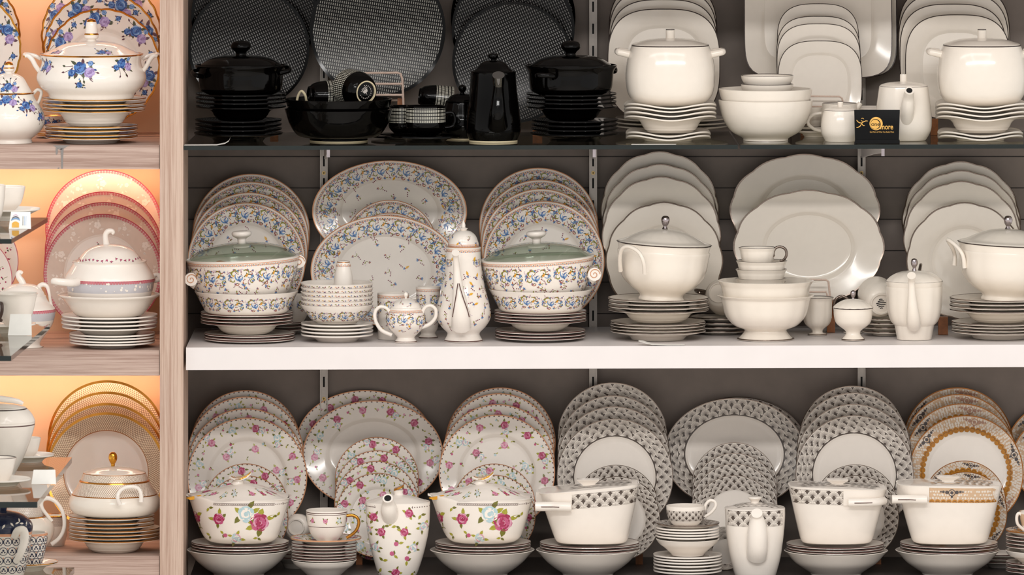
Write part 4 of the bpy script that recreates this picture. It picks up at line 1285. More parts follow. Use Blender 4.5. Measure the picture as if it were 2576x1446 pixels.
def card(nm, cx, y0, y1, w, Y, lab, logo=False):
    o = root('price_card', W(cx, frow(nm, Y), Y) + Vector((0, 0, .0004)), lab, 'card')
    s_ = S(Y); h = (frow(nm, Y) - y0) * s_
    mb = MB(); k = .35
    mb.rings([[(-w / 2 * s_, -.0006, 0), (w / 2 * s_, -.0006, 0), (w / 2 * s_, .0002, 0), (-w / 2 * s_, .0002, 0)],
              [(-w / 2 * s_ + .004, h * k - .0006, h), (w / 2 * s_ - .002, h * k - .0006, h), (w / 2 * s_ - .002, h * k + .0002, h), (-w / 2 * s_ + .004, h * k + .0002, h)]], 'paper')
    if logo:
        q = lambda u, v: (u * w * s_, v * h * k - .0012, v * h)
        for i, (m, v0, v1) in enumerate((('lilac_print', .70, .76), ('ink_blue', .58, .64), ('blue_print', .47, .55), ('ochre_print', .08, .34))):
            wd = (.13, .17, .20, .16)[i]
            A = [q(-.2 - wd + 2 * wd * t / 8, v1 + .10 * sin(PI * t / 8)) for t in range(9)]; B_ = [q(-.2 - wd + 2 * wd * t / 8, v0 + .10 * sin(PI * t / 8) * (i < 3)) for t in range(9)]
            for t in range(8): mb.poly([A[t], A[t + 1], B_[t + 1], B_[t]], m)
        for j in range(3): mb.poly([q(.12 + .07 * j, .2), q(.14 + .07 * j, .2), q(.14 + .07 * j, .75), q(.12 + .07 * j, .75)], 'print_black' if j == 0 else 'pale_blue')
    mb.build('card', o, ang=20)
card('top', 50, 534, 567, 56, -.92, 'white card with striped round logo on the upper glass display', True)
card('middle', 50, 792, 845, 60, -.72, 'blank white card on the middle glass display')
card('wide', 110, 1183, 1213, 62, -.86, 'blank pale card on the wide glass display')

# ================================================================ black china on the glass shelf
T = .155
rng = random.Random(11)
lean_set('dinner_plate', 'dash2', 'black dashed plate', 'behind the black casserole by the wooden post', [(640, -120, 158), (626, -32, 153)], .44, .035, tilt=5)
lean_plate('serving_platter', 950, -96, 171, .36, 'dash', 'large round black platter of fine light dashes behind wire rack', 'platter', tilt=5)
lean_set('dinner_plate', 'dash2', 'black dashed plate', 'behind the black casserole beside the white china', [(1291, -112, 156), (1291, -82, 155), (1290, 5, 152)], .44, .035, tilt=5)

def black_casserole(cx, wh, kx, hx):
    p = Pot('casserole', 'top', T, cx, 'black lidded casserole ' + wh, 'casserole', 'black casseroles', yb=239)
    p.body('body', [(72, 239), (86, 236), (102, 225), (106, 200), (108, 180), (115, 168), (116, 164)], 'black_glaze')
    l = p.solid('lid', [(100, 167), (101, 163), (95, 158), (78, 148), (52, 141), (22, 139)], 'black_glaze')
    p.solid('knob', [(15, 141), (13, 136), (15, 130), (24, 122), (25, 114), (19, 106), (8, 103), (0, 102)], 'black_glaze', parent=l, seg=40)
    for pts in hx:
        p.tube('handle', pts, [6, 6, 6, 6, 6], 'black_glaze', flat=.7)
    return p
black_casserole(606, 'on the black plates by the wooden post', 0, [[(512, 190, -.05), (500, 186, -.075), (492, 184, -.07), (486, 178, -.04), (500, 176, -.01)], [(700, 178, .02), (716, 172, .02), (728, 172, .0), (728, 176, -.03), (705, 182, -.04)]])
black_casserole(1436, 'on the black plates beside the white china', 0, [[(1350, 188, -.07), (1352, 184, -.1), (1372, 184, -.105), (1392, 186, -.1), (1392, 192, -.09)], [(1535, 180, .04), (1546, 176, .05), (1550, 178, .06), (1548, 184, .07), (1530, 184, .07)]])
for cx, c2, wh in ((606, 600, 'under the casserole by the wooden post'), (1437, 1446, 'under the casserole beside white china')):
    stack('top', T, cx, 'plain_black', 'black', wh, [('d', 240, 114), ('d', 250, 114), ('d', 260, 114), ('s', 272, 113), ('p', 306, 110, c2), ('p', 317, 110, c2), ('p', 328, 110, c2), ('p', 340, 111, c2)])
    # a stack of plates on an unglazed foot
for i, (yr, yb_, lab) in enumerate(((250, 340, 'black serving bowl nested in the lower one and holding cups'), (276, None, 'black serving bowl under the bowl that holds cups'))):
    p = Pot('serving_bowl', 'top', T, 852, lab, 'bowl', 'nested black serving bowls', yb=yb_)
    yb0 = p.yb
    if i: p.body('bowl', [(73, yb0), (73, yb0 - 5), (76, yb0 - 8), (104, 340), (124, 312), (133, 285), (136, 274)], 'black_glaze', foot='unglazed_foot', bands=[(yb0, yb0 - 3, 'unglazed_foot')])
    else: p.body('bowl', [(70, 340), (74, 334), (100, 314), (120, 288), (131, 262), (135, 249)], 'black_glaze')
def lying_cup(nm, cx, cy, Y, r, ln, ax, tone, lab, bandmat=None, foot=None, ring=None, handle=True, cat='cup', group=None, stamp=None):
    """A cup on its side; ax: direction from the mouth to the foot."""
    d = Vector(ax).normalized()
    o = root(nm, W(cx, cy, Y), lab, cat, group)
    s_ = S(Y); R = r * s_; Ln = ln * s_
    o.rotation_mode = 'QUATERNION'; o.rotation_quaternion = Vector((0, 0, -1)).rotation_difference(d)
    P = cr([(R * .60, -Ln / 2), (R * .62, -Ln / 2 + .003), (R * .80, -Ln * .36), (R * .96, -Ln * .1), (R, Ln * .2), (R, Ln / 2)], 4)
    full = [(0, -Ln / 2 + .003, tone), (R * .52, -Ln / 2 + .003, tone), (R * .53, -Ln / 2, foot or tone)]
    for q, z in P: full.append((q, z, (bandmat if bandmat and z > Ln * .02 else (foot if foot and z < -Ln / 2 + .0005 else tone))))
    for q, z in reversed(P[2:]): full.append((q - .003, max(z, -Ln / 2 + .007), tone))
    full.append((0, -Ln / 2 + .007, tone))
    mb = MB(); mb.lathe(full, 64)
    if stamp:
        for m, Q, l in stamp: mb.poly([(x * R, y * R, -Ln / 2 + .0026 - l * .0001) for x, y in Q], m)
    mb.build('cup', o)
    if handle:
        m2 = MB(); m2.tube([(-R * .95, 0, Ln * .25), (-R * 1.5, 0, Ln * .25), (-R * 1.6, 0, 0), (-R * 1.4, 0, -Ln * .15), (-R * .9, 0, -Ln * .2)], [.003, .0035, .0035, .0035, .003], ring or tone, 10, smooth=4); m2.build('handle', o)
    return o
stampb = []
for k in range(14):
    a = -2.4 + k * .34
    stampb += disc(.34 * cos(a + PI / 2 - .4), .34 * sin(a + PI / 2 - .4), .035, 'spiral_grey', 5, sx=.8)
stampb += [('spiral_grey', [(-.16, -.12), (-.10, .05), (-.02, .05), (0, .2), (.03, .06), (.12, .04), (.17, -.12)], 0)] + stroke([(-.22, -.17), (.22, -.17)], .03, .03, 'spiral_grey') + stroke([(-.14, -.24), (.14, -.24)], .03, .03, 'spiral_grey')
_o = lying_cup('tea_cup', 820, 243, T + .045, 41, 90, (-1.0, -.25, .05), 'black_glaze', 'black cup with light dash band lying in bowl, handle showing', 'dash_wall', handle=False)
m2 = MB(); bpy.context.view_layer.update(); _q = _o.matrix_world.inverted()
m2.tube([_q @ W(x, y, T + .035 + d) for x, y, d in ((786, 262, -.02), (772, 256, -.04), (768, 240, -.05), (759, 229, -.05), (751, 238, -.045), (747, 256, -.04), (752, 272, -.03))], .0028, 'unglazed_foot', 10, smooth=4); m2.build('handle', _o)
lying_cup('tea_cup', 899, 226, T - .02, 48, 84, (.62, -.95, -.10), 'black_glaze', 'black cup lying in bowl with stamped base facing out', 'dash_wall', foot='unglazed_foot', handle=False, stamp=stampb)
def dash_cup(sh, Y, cx, lab, r, yr, yb_, hd=None):
    p = Pot('tea_cup', sh, Y, cx, lab, 'cup', 'black cups with dash band', yb=yb_)
    p.body('cup', [(r * .5, yb_), (r * .55, yb_ - 3), (r * .86, yb_ - 14), (r, yb_ - 26), (r, yr + 10), (r, yr)], 'black_glaze', bands=[(yr + 41, yr + 4, 'dash_wall')])
    if hd: p.tube('handle', hd, 4.5, 'black_glaze')
dash_cup('top', .12, 1071, 'upright black cup with dash band on a saucer', 50, 267, 344, [(1120, 285, 0), (1138, 284, 0), (1145, 300, 0), (1138, 318, 0), (1116, 322, 0)])
dash_cup('top', .21, 1013, 'upright black cup with dash band half hidden behind another cup', 36, 267, 340)
stack('top', .12, 1071, 'plain_black', 'black', 'under the upright dash band cup', [('a', 346, 88)])
stack('top', .24, 1008, 'plain_black', 'black', 'under the half hidden dash band cup', [('a', 344, 74)])
lying_cup('tea_cup', 1096, 246, .31, 33, 84, (-1, -.12, .12), 'black_glaze', 'black cup lying behind the upright cup, dash band showing', 'dash_wall', handle=False)
lying_cup('tea_cup', 1102, 311, .31, 31, 90, (1, -.1, .02), 'black_glaze', 'black cup lying under another behind the upright cup', None, handle=False)
p = Pot('sugar_bowl', 'top', .225, 1163, 'small black lidded sugar bowl behind the black teapot', 'sugar bowl')
p.body('body', [(44, p.yb), (44, p.yb - 5), (54, 324), (56, 300), (46, 270), (42, 258), (43, 254)], 'black_glaze', foot='unglazed_foot', bands=[(p.yb, p.yb - 3, 'unglazed_foot')])
l = p.solid('lid', [(38, 256), (39, 252), (28, 240), (12, 236)], 'black_glaze'); p.solid('knob', [(6, 237), (6, 232), (10, 225), (9, 217), (0, 213)], 'black_glaze', parent=l, seg=32)
p = Pot('tea_pot', 'top', .13, 1241, 'tall black teapot with spout to the front', 'teapot')
b0 = p.yb
p.body('body', [(61, b0), (61, b0 - 6), (64, b0 - 12), (69, 330), (69, 312), (66, 280), (61, 240), (58, 205), (57, 184), (59, 180)], 'black_glaze', foot='unglazed_foot', bands=[(b0, b0 - 4, 'unglazed_foot')])
l = p.solid('lid', [(50, 182), (51, 179), (42, 172), (32, 160), (18, 153), (10, 152)], 'black_glaze'); p.solid('knob', [(7, 154), (7, 149), (12, 145), (13, 138), (9, 135), (0, 134)], 'black_glaze', parent=l, seg=32)
sp = p.tube('spout', [(1252, 312, -.055), (1252, 280, -.078), (1253, 240, -.078), (1254, 210, -.088), (1254, 190, -.098)], [26, 21, 16, 13, 12], 'black_glaze')
m2 = MB(); q = [p.L(1254, y, d) for y, d in ((206, -.0905), (183, -.1045))]
m2.tube(q, [.0125, .0135], 'film', 20, smooth=1); m2.build('plastic_sleeve', sp)['label'] = 'greyish clear plastic sleeve on the spout'
p.tube('handle', [(1241, 200, .05), (1241, 196, .08), (1241, 230, .1), (1241, 300, .09), (1241, 320, .06)], 5, 'black_glaze')
def wire_rack(nm, lab, sh, pts_list, rad, mat, posts, Yp, catg='plate rack', base=None):
    cx = base[0]
    o = root(nm, (W(cx, 0, Yp).x, Yp, zs(sh, cx) + .0004), lab, catg)
    z0 = o.location
    for pts in pts_list:
        mb = MB(); mb.tube([W(a, b, Yp + c) - z0 for a, b, c in pts], rad * S(Yp), mat, 8, smooth=1); mb.build('wire', o)
    for (px, y0, w, Y) in posts:
        mb = MB(); c = W(px, 0, Y); zt_ = ZY(y0, Y)
        mb.box(c.x - w * S(Y) - z0.x, c.x + w * S(Y) - z0.x, Y - .012 - z0.y, Y + .012 - z0.y, 0, zt_ - z0.z, 'orange_wood'); mb.build('wooden_foot', o)
    return o
wire_rack('plate_rack', 'pale twisted wire rack on a wooden foot, holding the large black platter', 'top',
          [[(905, 184, 0), (1000, 183, 0), (1008, 186, 0), (1012, 200, 0), (1014, 240, 0), (1015, 275, 0)], [(905, 211, 0), (1011, 211, 0)], [(900, 239, 0), (1013, 239, 0)], [(1013, 242, 0), (1013, 249, .06), (1012, 252, .17)], [(905, 184, 0), (904, 249, .06), (904, 252, .17), (1012, 252, .17)]], 3.0, 'tan_wire', [(1009, 247, 9, .30)], .27, base=(960,))
def small_foot(sh, px, top, w, Y, lab):
    mb = MB(); c = W(px, 0, Y); z = zs(sh, px)
    mb.box(-w * S(Y), w * S(Y), -.012, .012, 0, ZY(top, Y) - z, 'orange_wood')
    o = mb.build('rack_foot', loc=(c.x, Y, z + .0004)); tag(o, lab, 'wooden block', 'wooden rack feet')
small_foot('top', 690, 330, 10, .34, 'orange wooden block behind the black plates by the post')
small_foot('top', 1352, 326, 12, .32, 'orange wooden block between black teapot and black plates')
small_foot('mid', 2372, 797, 12, .26, 'brown wooden block beside the cream teapot')
small_foot('top', 2350, 299, 9, .34, 'orange wooden block behind the white square plate stack')
small_foot('top', 2036, 313, 22, .34, 'orange wooden block behind the white serving bowls')
small_foot('bot', 904, 1394, 8, .36, 'orange wooden block behind the rose saucer stack')
small_foot('bot', 1608, 1394, 9, .36, 'orange wooden block right of the fan tureen plates')
small_foot('bot', 2208, 1406, 8, .36, 'orange wooden block behind the fan bowl next to the beige set')
def strip(nm, lab, sh, pts, Y):
    """A curled paper label: pts (px, py front, py back)."""
    mb = MB(); R = []
    q0 = W(pts[0][0], pts[0][1], Y)
    for a, b, c in pts:
        A = W(a, b, Y) - q0; B = W(a + 1.5, c, Y + .03) - q0
        R.append([A, B, B + Vector((0, 0, .0006)), A + Vector((0, 0, .0006))])
    mb.rings(R, 'paper'); o = mb.build(nm, loc=q0); tag(o, lab, 'label')
strip('shelf_label', 'curled white paper label on the glass edge by the post', 'top', [(463, 365.8, 363.5), (500, 365.6, 363.5), (545, 365.4, 363), (565, 362, 359), (575, 356, 353), (578, 350, 346)], 0.0)
strip('shelf_label', 'white paper label under the white square plates', 'top', [(1588, 364.3, 362.5), (1640, 364.2, 362.5), (1700, 364, 362.5)], 0.0)
strip('shelf_label', 'curled paper label on the white shelf before cream plates', 'mid', [(1606, 858, 856), (1616, 861, 857), (1640, 867.5, 864), (1680, 868.5, 866), (1722, 868.4, 866)], 0.0)

# ================================================================ white square china
Q = .155
lean_set('dinner_plate', 'square', 'white squarish plate', 'behind the casserole beside the black china', [(1668, -44, 136), (1668, -26, 136), (1669, -3, 138), (1670, 22, 141.5)], .40, .03, tilt=8)
lean_set('serving_platter', 'square_platter', 'large white rounded square platter', 'behind the small square plates', [(2068, -131, 189), (2058, -127, 187)], .41, .03, tilt=8, cat='platter', ay=.87)
lean_set('side_plate', 'square', 'small white squarish plate', 'in front of the large square platter', [(2058, 8, 104), (2059, 41, 105), (2060, 59, 106), (2063, 102, 106)], .34, .025, tilt=8)
lean_set('dinner_plate', 'square', 'white squarish plate', 'behind the casserole at the glass shelf end', [(2400, -38, 141), (2399, -20, 140), (2398, 8, 136), (2410, 36, 133)], .40, .03, tilt=8)
sq = squircle(3.2)
def square_casserole(cx, wh):
    p = Pot('casserole', 'top', Q, cx, 'white lidded casserole with squared body ' + wh, 'casserole', 'white square casseroles', yb=266)
    p.body('body', [(66, 266), (80, 261), (95, 252), (106, 237), (111, 216), (113, 190), (110, 158), (104, 132), (97, 113)], 'cream_porcelain', rim='platinum_line', bands=[(115, 112, 'platinum_line')], shape=squircle(2.6))
    l = p.solid('lid', [(94, 114), (95, 111), (80, 106), (62, 101), (40, 98), (11, 96)], 'cream_porcelain', shape=squircle(2.6))
    p.solid('knob', [(11, 99), (11, 94), (11, 76), (10.5, 74), (9, 73.5)], 'cream_porcelain', bands=[(76.5, 74, 'platinum_line')], parent=l, seg=40, n=2)
    for sd in (-1, 1):
        X = lambda d: cx + sd * d
        p.tube('handle', [(X(96), 138, -.02), (X(108), 135, -.02), (X(122), 132, -.02), (X(131), 130, -.018), (X(133), 130, 0), (X(131), 129, .018), (X(106), 132, .02)], [10, 9.5, 9, 8.5, 8, 8, 8], 'cream_porcelain', flat=.85, smooth=3)
    return p
square_casserole(1686, 'beside the black china')
square_casserole(2470, 'at the end of the glass shelf')
for cx, c2, wh in ((1686, 1681, 'under the casserole beside the black china'), (2470, 2466, 'under the casserole at the glass shelf end')):
    stack('top', Q, cx, 'square_wavy', 'white squarish', wh, [('d', 266, 117), ('d', 275, 117), ('d', 286, 117), ('s', 297, 117), ('p', 337, 107, c2), ('p', 346, 107, c2)])
stack('top', .385, 1690, 'plain', 'round white', 'behind the square plate stack', [('d', 303, 142), ('d', 313, 142), ('d', 323, 142)])
for i, (yr, lab) in enumerate(((224, 'wide white serving bowl nested in the lower one'), (252, 'wide white serving bowl standing on the glass shelf'))):
    p = Pot('serving_bowl', 'top', Q, 1926, lab, 'bowl', 'nested white serving bowls', yb=None if i else 340)
    b0 = p.yb
    p.body('bowl', [(57, b0), (57, b0 - 4), (62, b0 - 8), (86, b0 - 22), (101, b0 - 42), (111, b0 - 64), (116.5, b0 - 86), (118.5, yr)] if i else [(48, b0), (56, b0 - 6), (78, 322), (96, 294), (106, 266), (114, 242), (118, yr)], 'cream_porcelain')
for i, (yr, yb_, lab) in enumerate(((190, 240, 'small white bowl on top of the stacked bowls'), (212, 262, 'small white bowl second in the stacked bowls'))):
    p = Pot('small_bowl', 'top', Q, 1930, lab, 'bowl', 'small white bowls', yb=yb_)
    p.body('bowl', [(30, yb_), (32, yb_ - 3), (46, yb_ - 14), (60, yb_ - 32), (65, yr + 8), (66, yr)], 'cream_porcelain', rim='platinum_line')
p = Pot('milk_jug', 'top', .22, 2112, 'white milk jug behind the small white sugar bowl', 'jug')
p.body('body', [(36, p.yb), (40, p.yb - 6), (46, 324), (47, 300), (45, 272), (44, 260)], 'cream_porcelain', rim='platinum_line')
p.tube('handle', [(2068, 285, 0), (2048, 288, 0), (2034, 300, 0), (2034, 314, 0), (2050, 326, 0), (2068, 330, 0)], 4.5, 'cream_porcelain')
p.tube('spout', [(2150, 276, 0), (2158, 268, 0), (2165, 259, 0)], [10, 8, 6], 'cream_porcelain')
p = Pot('sugar_bowl', 'top', .115, 2114, 'small white sugar bowl left of the black sign', 'sugar bowl')
b0 = p.yb
p.body('body', [(38, b0), (41, b0 - 6), (48, 335), (49, 315), (46, 294), (41, 278)], 'cream_porcelain', rim='platinum_line')
l = p.solid('lid', [(40, 279), (40, 276), (30, 271), (7, 268)], 'cream_porcelain', bands=[(279, 277, 'platinum_line')]); p.solid('knob', [(7, 270), (7, 256), (6.5, 254.5)], 'cream_porcelain', bands=[(256.5, 254, 'platinum_line')], parent=l, seg=32, n=2)
p = Pot('tea_cup', 'top', .28, 2050, 'white cup behind the jug handle', 'cup', yb=318)
p.body('cup', [(16, 318), (18, 315), (26, 300), (28, 270)], 'cream_porcelain'); p.tube('handle', [(2076, 280, 0), (2090, 282, 0), (2088, 300, 0), (2074, 304, 0)], 3, 'cream_porcelain')
stack('top', .28, 2050, 'plain', 'white', 'under the cup behind the jug handle', [('a', 320, 50), ('a', 330, 50)])
stack('top', .30, 2190, 'plain', 'white', 'between the jug and the white teapot', [('a', 272, 56), ('a', 284, 56), ('a', 296, 56), ('a', 308, 56), ('a', 322, 56)])
wire_rack('plate_rack', 'pale twisted wire rack behind the white milk jug', 'top', [[(2030, 242, 0), (2112, 243, 0), (2118, 247, 0), (2122, 262, 0), (2124, 330, 0)], [(2036, 268, 0), (2120, 268, 0)]], 2.2, 'tan_wire', [], .28, base=(2080,))
wire_rack('plate_rack', 'thin wire rack carrying the large squarish platters', 'top', [[(1990, 325, 0), (1990, 203, 0), (2130, 203, 0), (2130, 325, 0)], [(1990, 203, 0), (1990, 203, -.05), (2130, 203, -.05), (2130, 203, 0)]], 2.2, 'dark_wire', [], .488, base=(2060,))
p = Pot('tea_pot', 'top', .15, 2273, 'white teapot with spout to the front beside the sign', 'teapot')
b0 = p.yb
p.body('body', [(54, b0), (58, b0 - 4), (68, 330), (71, 310), (70, 285), (66, 250), (62, 222), (61, 217)], 'cream_porcelain', rim='platinum_line', shape=squircle(2.5))
l = p.solid('lid', [(58, 218), (59, 215), (46, 210), (28, 207), (9, 205)], 'cream_porcelain', shape=squircle(2.5)); p.solid('knob', [(9, 207), (9, 189), (8, 187)], 'cream_porcelain', parent=l, seg=32, n=2)
m2 = MB()
path = [p.L(2277, 300, -.05), p.L(2279, 268, -.068), p.L(2281, 240, -.08), p.L(2282, 222, -.098)]
m2.tube(path, [.016, .0155, .0125, .0105], 'cream_porcelain', 24, smooth=5)
e = Vector(path[-1]); d = (e - Vector(path[-2])).normalized()
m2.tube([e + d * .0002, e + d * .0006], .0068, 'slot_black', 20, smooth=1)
m2.build('spout', p.root)
p.tube('handle', [(2273, 240, .05), (2273, 236, .09), (2273, 262, .11), (2273, 310, .09), (2273, 322, .06)], 5, 'cream_porcelain')

# the sign
Ys = .035
o = root('sign', W(2206, 362.2, Ys), 'black acrylic sign with golden lettering before the white teapot', 'sign')
o.location.z = zs('top', 2206) + .0004
s_ = S(Ys)
bw, bh = 57.5 * s_, 84 * s_
mb = MB(); mb.rings([[(-bw, -.0015, 0), (bw, -.0015, 0), (bw, .0015, 0), (-bw, .0015, 0)], [(-bw + .002, -.0015, .006), (bw - .002, -.0015, .006), (bw - .002, .0015, .006), (-bw + .002, .0015, .006)], [(-bw + .0005, .006, bh), (bw + .0005, .006, bh), (bw + .0005, .009, bh), (-bw + .0005, .009, bh)]], 'acrylic_black')
mb.box(-bw + .001, bw - .001, -.016, .03, 0, .0025, 'acrylic_black')
mb.box(-bw + .001, bw - .001, -.0175, -.016, 0.0008, .009, 'acrylic_black')
mb.build('panel', o)
def spt(px, py, e=.0006):
    z = (362.2 - py) * s_
    return ((px - 2206) * s_, -.0015 + .0075 * max(0, z - .006) / (bh - .006) - e, z)
def sdisc(mb, cx, cy, r, m, e): mb.poly([spt(cx + r * cos(t * PI / 20), cy + r * sin(t * PI / 20), e) for t in range(40)], m)
mb = MB()
sdisc(mb, 2204, 312.8, 16.6, 'sign_gold', .0005); sdisc(mb, 2202.4, 314.3, 13.0, 'acrylic_black', .0008); sdisc(mb, 2201.6, 314.6, 11.6, 'sign_gold', .0011)
def sstroke(pts, w0, w1):
    for m, P, l in stroke(pts, w0, w1, 'sign_gold', wm=.6): mb.poly([spt(a, b) for a, b in P], m)
sstroke([(2155, 304), (2158, 308), (2163, 311), (2168.5, 311)], 1.5, 1.5); sstroke([(2168.5, 311), (2173, 308), (2178, 306), (2183, 306.3)], 1.5, 1.5)
sstroke([(2168, 312), (2164, 319), (2159, 322), (2154.5, 323)], 1.5, 1.5); sstroke([(2168, 312), (2170, 316), (2172.5, 318), (2175.5, 318)], 1.4, 1.4)
sstroke([(2167, 300.5), (2169, 299.3), (2171.5, 299.6), (2173.3, 301.6)], 1.0, .8); sstroke([(2166.2, 304), (2167.5, 306), (2169.8, 306.8), (2171.5, 306)], 1.0, .8)
mb.build('emblem', o)['label'] = 'golden round emblem and dancing line figure'
def text(body, px, py, size, mat, nm, e, bold=0.0, sx=1.0):
    c = bpy.data.curves.new(nm, 'FONT'); c.body = body; c.size = size * s_; c.extrude = .0001; c.offset = bold
    c.align_x = 'LEFT'; c.materials.append(MATS[mat])
    t = bpy.data.objects.new(nm, c); COL.objects.link(t); t.parent = o
    me = bpy.data.meshes.new_from_object(t.evaluated_get(bpy.context.evaluated_depsgraph_get()))
    bpy.data.objects.remove(t); t = bpy.data.objects.new(nm, me); COL.objects.link(t); t.parent = o
    t.location = spt(px, py, e); t.rotation_euler = (math.radians(90) - math.atan2(.0075, bh - .006), 0, 0); t.scale = (sx, 1, 1)
    return t
text('one', 2191.5, 318.6, 14.5, 'acrylic_black', 'lettering', .0014, .00006)
text('more', 2214.5, 327, 19, 'sign_gold', 'lettering', .0007, .00025, .78)
text('Get More of What You Really Want', 2188, 335.5, 5.4, 'sign_gold', 'lettering', .0007, 0, .76)

# ================================================================ floral china on the white shelf
Mf = .165
rng = random.Random(21)
lean_set('dinner_plate', 'floral', 'floral plate', 'behind the floral tureen by the post', [(632, 438, 147), (630, 457, 148), (626, 484, 148), (620, 510, 148)], .405, .025, tilt=8)
lean_set('dinner_plate', 'floral', 'floral plate', 'behind the floral tureen beside the cream set', [(1355, 423, 149), (1358, 452, 150), (1361, 474, 151), (1368, 506, 152)], .405, .025, tilt=8)
lean_plate('serving_platter', 980, 403, 196, .40, 'floral', 'large oval floral platter standing highest at the wall', 'platter', 'oval floral platters', ax=1.0, ay=.66, tilt=8)
lean_set('side_plate', 'floral', 'small floral plate', 'between the two oval floral platters', [(981, 504, 118), (981, 534, 118)], .365, .022, tilt=8)
lean_plate('serving_platter', 968, 542, 187, .315, 'floral', 'oval floral platter in front, behind the saucer stack', 'platter', 'oval floral platters', ax=1.0, ay=.74, tilt=8, rot=0)

def floral_wall(w, h, rng, s=1.0):
    o = []
    n = max(1, int(w / (.050 * s)))
    for i in range(n):
        o += xf(scroll(s, rng), -w / 2 + w * (i + .5) / n, rng.uniform(-.003, .003), rng.uniform(-.15, .15))
    return o
def sprig_wall(w, h, n, rng, s=1.0):
    o = []
    for i in range(n):
        o += xf(sprig(s, rng), -w / 2 + w * (i + .5) / n, (h / 2) * (1 if i % 2 else -1) + rng.uniform(-.003, .003))
    return o
def peach_edge(w, s=1.0):
    o = []
    n = int(w / (.0105 * s))
    for i in range(n):
        x = -w / 2 + w * i / n
        o += stroke([(q + x, v) for q, v in arc(0, .001 * s, .0044 * s, PI, 2 * PI, 6)], .0016 * s, .0016 * s, 'peach_print', 1) + leaf(x, .0008 * s, .003 * s, .0022 * s, -PI / 2, 'dark_green_print', 2) + disc(x + w / n / 2, -.0032 * s, .0012 * s, 'blue_print', 6, layer=2)
        o += [('peach_print', [(x - w / n / 2, .0022 * s), (x + w / n / 2, .0022 * s), (x + w / n / 2, .0036 * s), (x - w / n / 2, .0036 * s)], 0)]
    return o
def floral_tureen(cx, wh, hl, tilt):
    p = Pot('soup_tureen', 'mid', Mf, cx, 'floral tureen with clear glass lid ' + wh, 'tureen', 'floral tureens with glass lids', yb=775, tilt=tilt)
    p.body('body', [(66, 775), (78, 771), (100, 752), (120, 724), (133, 694), (139, 670), (142, 655), (144, 648)], 'porcelain', t=.005,
           motifs=[(floral_wall(.70, .03, rng, 1.2), 0, 688), (sprig_wall(.6, .012, 26, rng, 1.1), 0, 722), (sprig_wall(.62, .004, 13, rng, 1.0), .05, 708), (peach_edge(.80, .9), 0, 656)])
    l = p.shell('glass_lid', [(134, 650), (132, 644), (112, 629), (80, 618), (40, 611), (14, 610)], .003, 'lid_glass')
    l['label'] = 'clear domed glass lid'
    p.solid('knob', [(10, 612), (11, 606), (12, 600), (22, 594), (25, 588), (22, 582), (10, 580), (0, 580)], 'porcelain', parent=l, seg=40)
    for sd in (-1, 1):
        c = cx + sd * (128 if sd < 0 and cx < 700 else 138)
        yh = 694 if sd == hl else 666
        f = -.03 if sd == hl else .03
        m2 = MB()
        m2.tube([p.L(c - sd * 12, yh + 10, f), p.L(c, yh + 2, f), p.L(c + sd * 4, yh - 4, f)], [.016, .014, .012], 'porcelain', 18)
        X = p.L(c + sd * 2, yh, 0)[0]; Z = p.L(0, yh - 2)[2]
        m2.tube([(X - sd * .004, f + .028, Z), (X, f, Z), (X + .001, f - .03, Z)], .0145, 'porcelain', 22)
        h = m2.build('handle', p.root)
        m3 = MB(); sp_ = arc(0, 0, .0125, 0, 9.5, 26, .12)
        m3.tube([(X + .001 + a, f - .0305, Z + b) for a, b in sp_], .0009, 'copper_rim', 6, smooth=1); m3.build('scroll_line', h)
    return p
floral_tureen(616, 'by the wooden post', -1, -.045)
floral_tureen(1358, 'beside the cream set', 1, -.05)
for cx, wh, sx in ((596, 'lying inside the glass-lidded tureen by the post', -1), (1408, 'lying inside the glass-lidded tureen beside cream set', 1)):
    lying_cup('tea_cup', cx - 20 * (sx < 0), 700, Mf - .03, 40, 70, (.7, -.5, -.1), 'porcelain', 'small floral-edged cup ' + wh, 'peach_print', handle=False)
for cx, wh, q in ((620, 'by the post', 1), (1360, 'beside the cream set', 6)):
    p = Pot('serving_bowl', 'mid', Mf, cx, 'floral serving bowl under the glass-lidded tureen ' + wh, 'bowl', 'floral serving bowls', yb=793 - q)
    p.body('bowl', [(60, 793 - q), (72, 790 - q), (100, 786 - q), (114, 765 - q), (124, 745 - q), (131, 733 - q)], 'porcelain', motifs=[(floral_wall(.64, .03, rng, 1.0), 0, 760 - q)])
stack('mid', Mf, 621, 'plain_brown', 'white', 'under the floral bowl by the post', [('d', 793, 117), ('d', 801, 117), ('d', 809, 117), ('s', 817, 117), ('p', 845, 114, 628), ('p', 852, 114, 628), ('p', 859, 114, 628)])
stack('mid', Mf, 1359, 'plain_brown', 'white', 'under the floral bowl beside the cream set', [('d', 789, 116), ('d', 797, 116), ('d', 804.5, 116), ('s', 812, 116), ('p', 837, 114), ('p', 845, 114), ('p', 853, 114)])
stack('mid', .33, 705, 'plain_brown', 'shaded white', 'behind the floral set by the post', [('a', 812, 70), ('a', 820, 70), ('a', 828, 70)])
p = Pot('tea_cup', 'mid', .33, 742, 'floral cup in shadow behind the floral bowls', 'cup', yb=812)
p.body('cup', [(20, 812), (22, 808), (32, 790), (36, 764), (37, 742)], 'porcelain', motifs=[(floral_wall(.10, .03, rng, .8), 0, 770)])
tops = (711, 722, 733, 744, 755, 766)
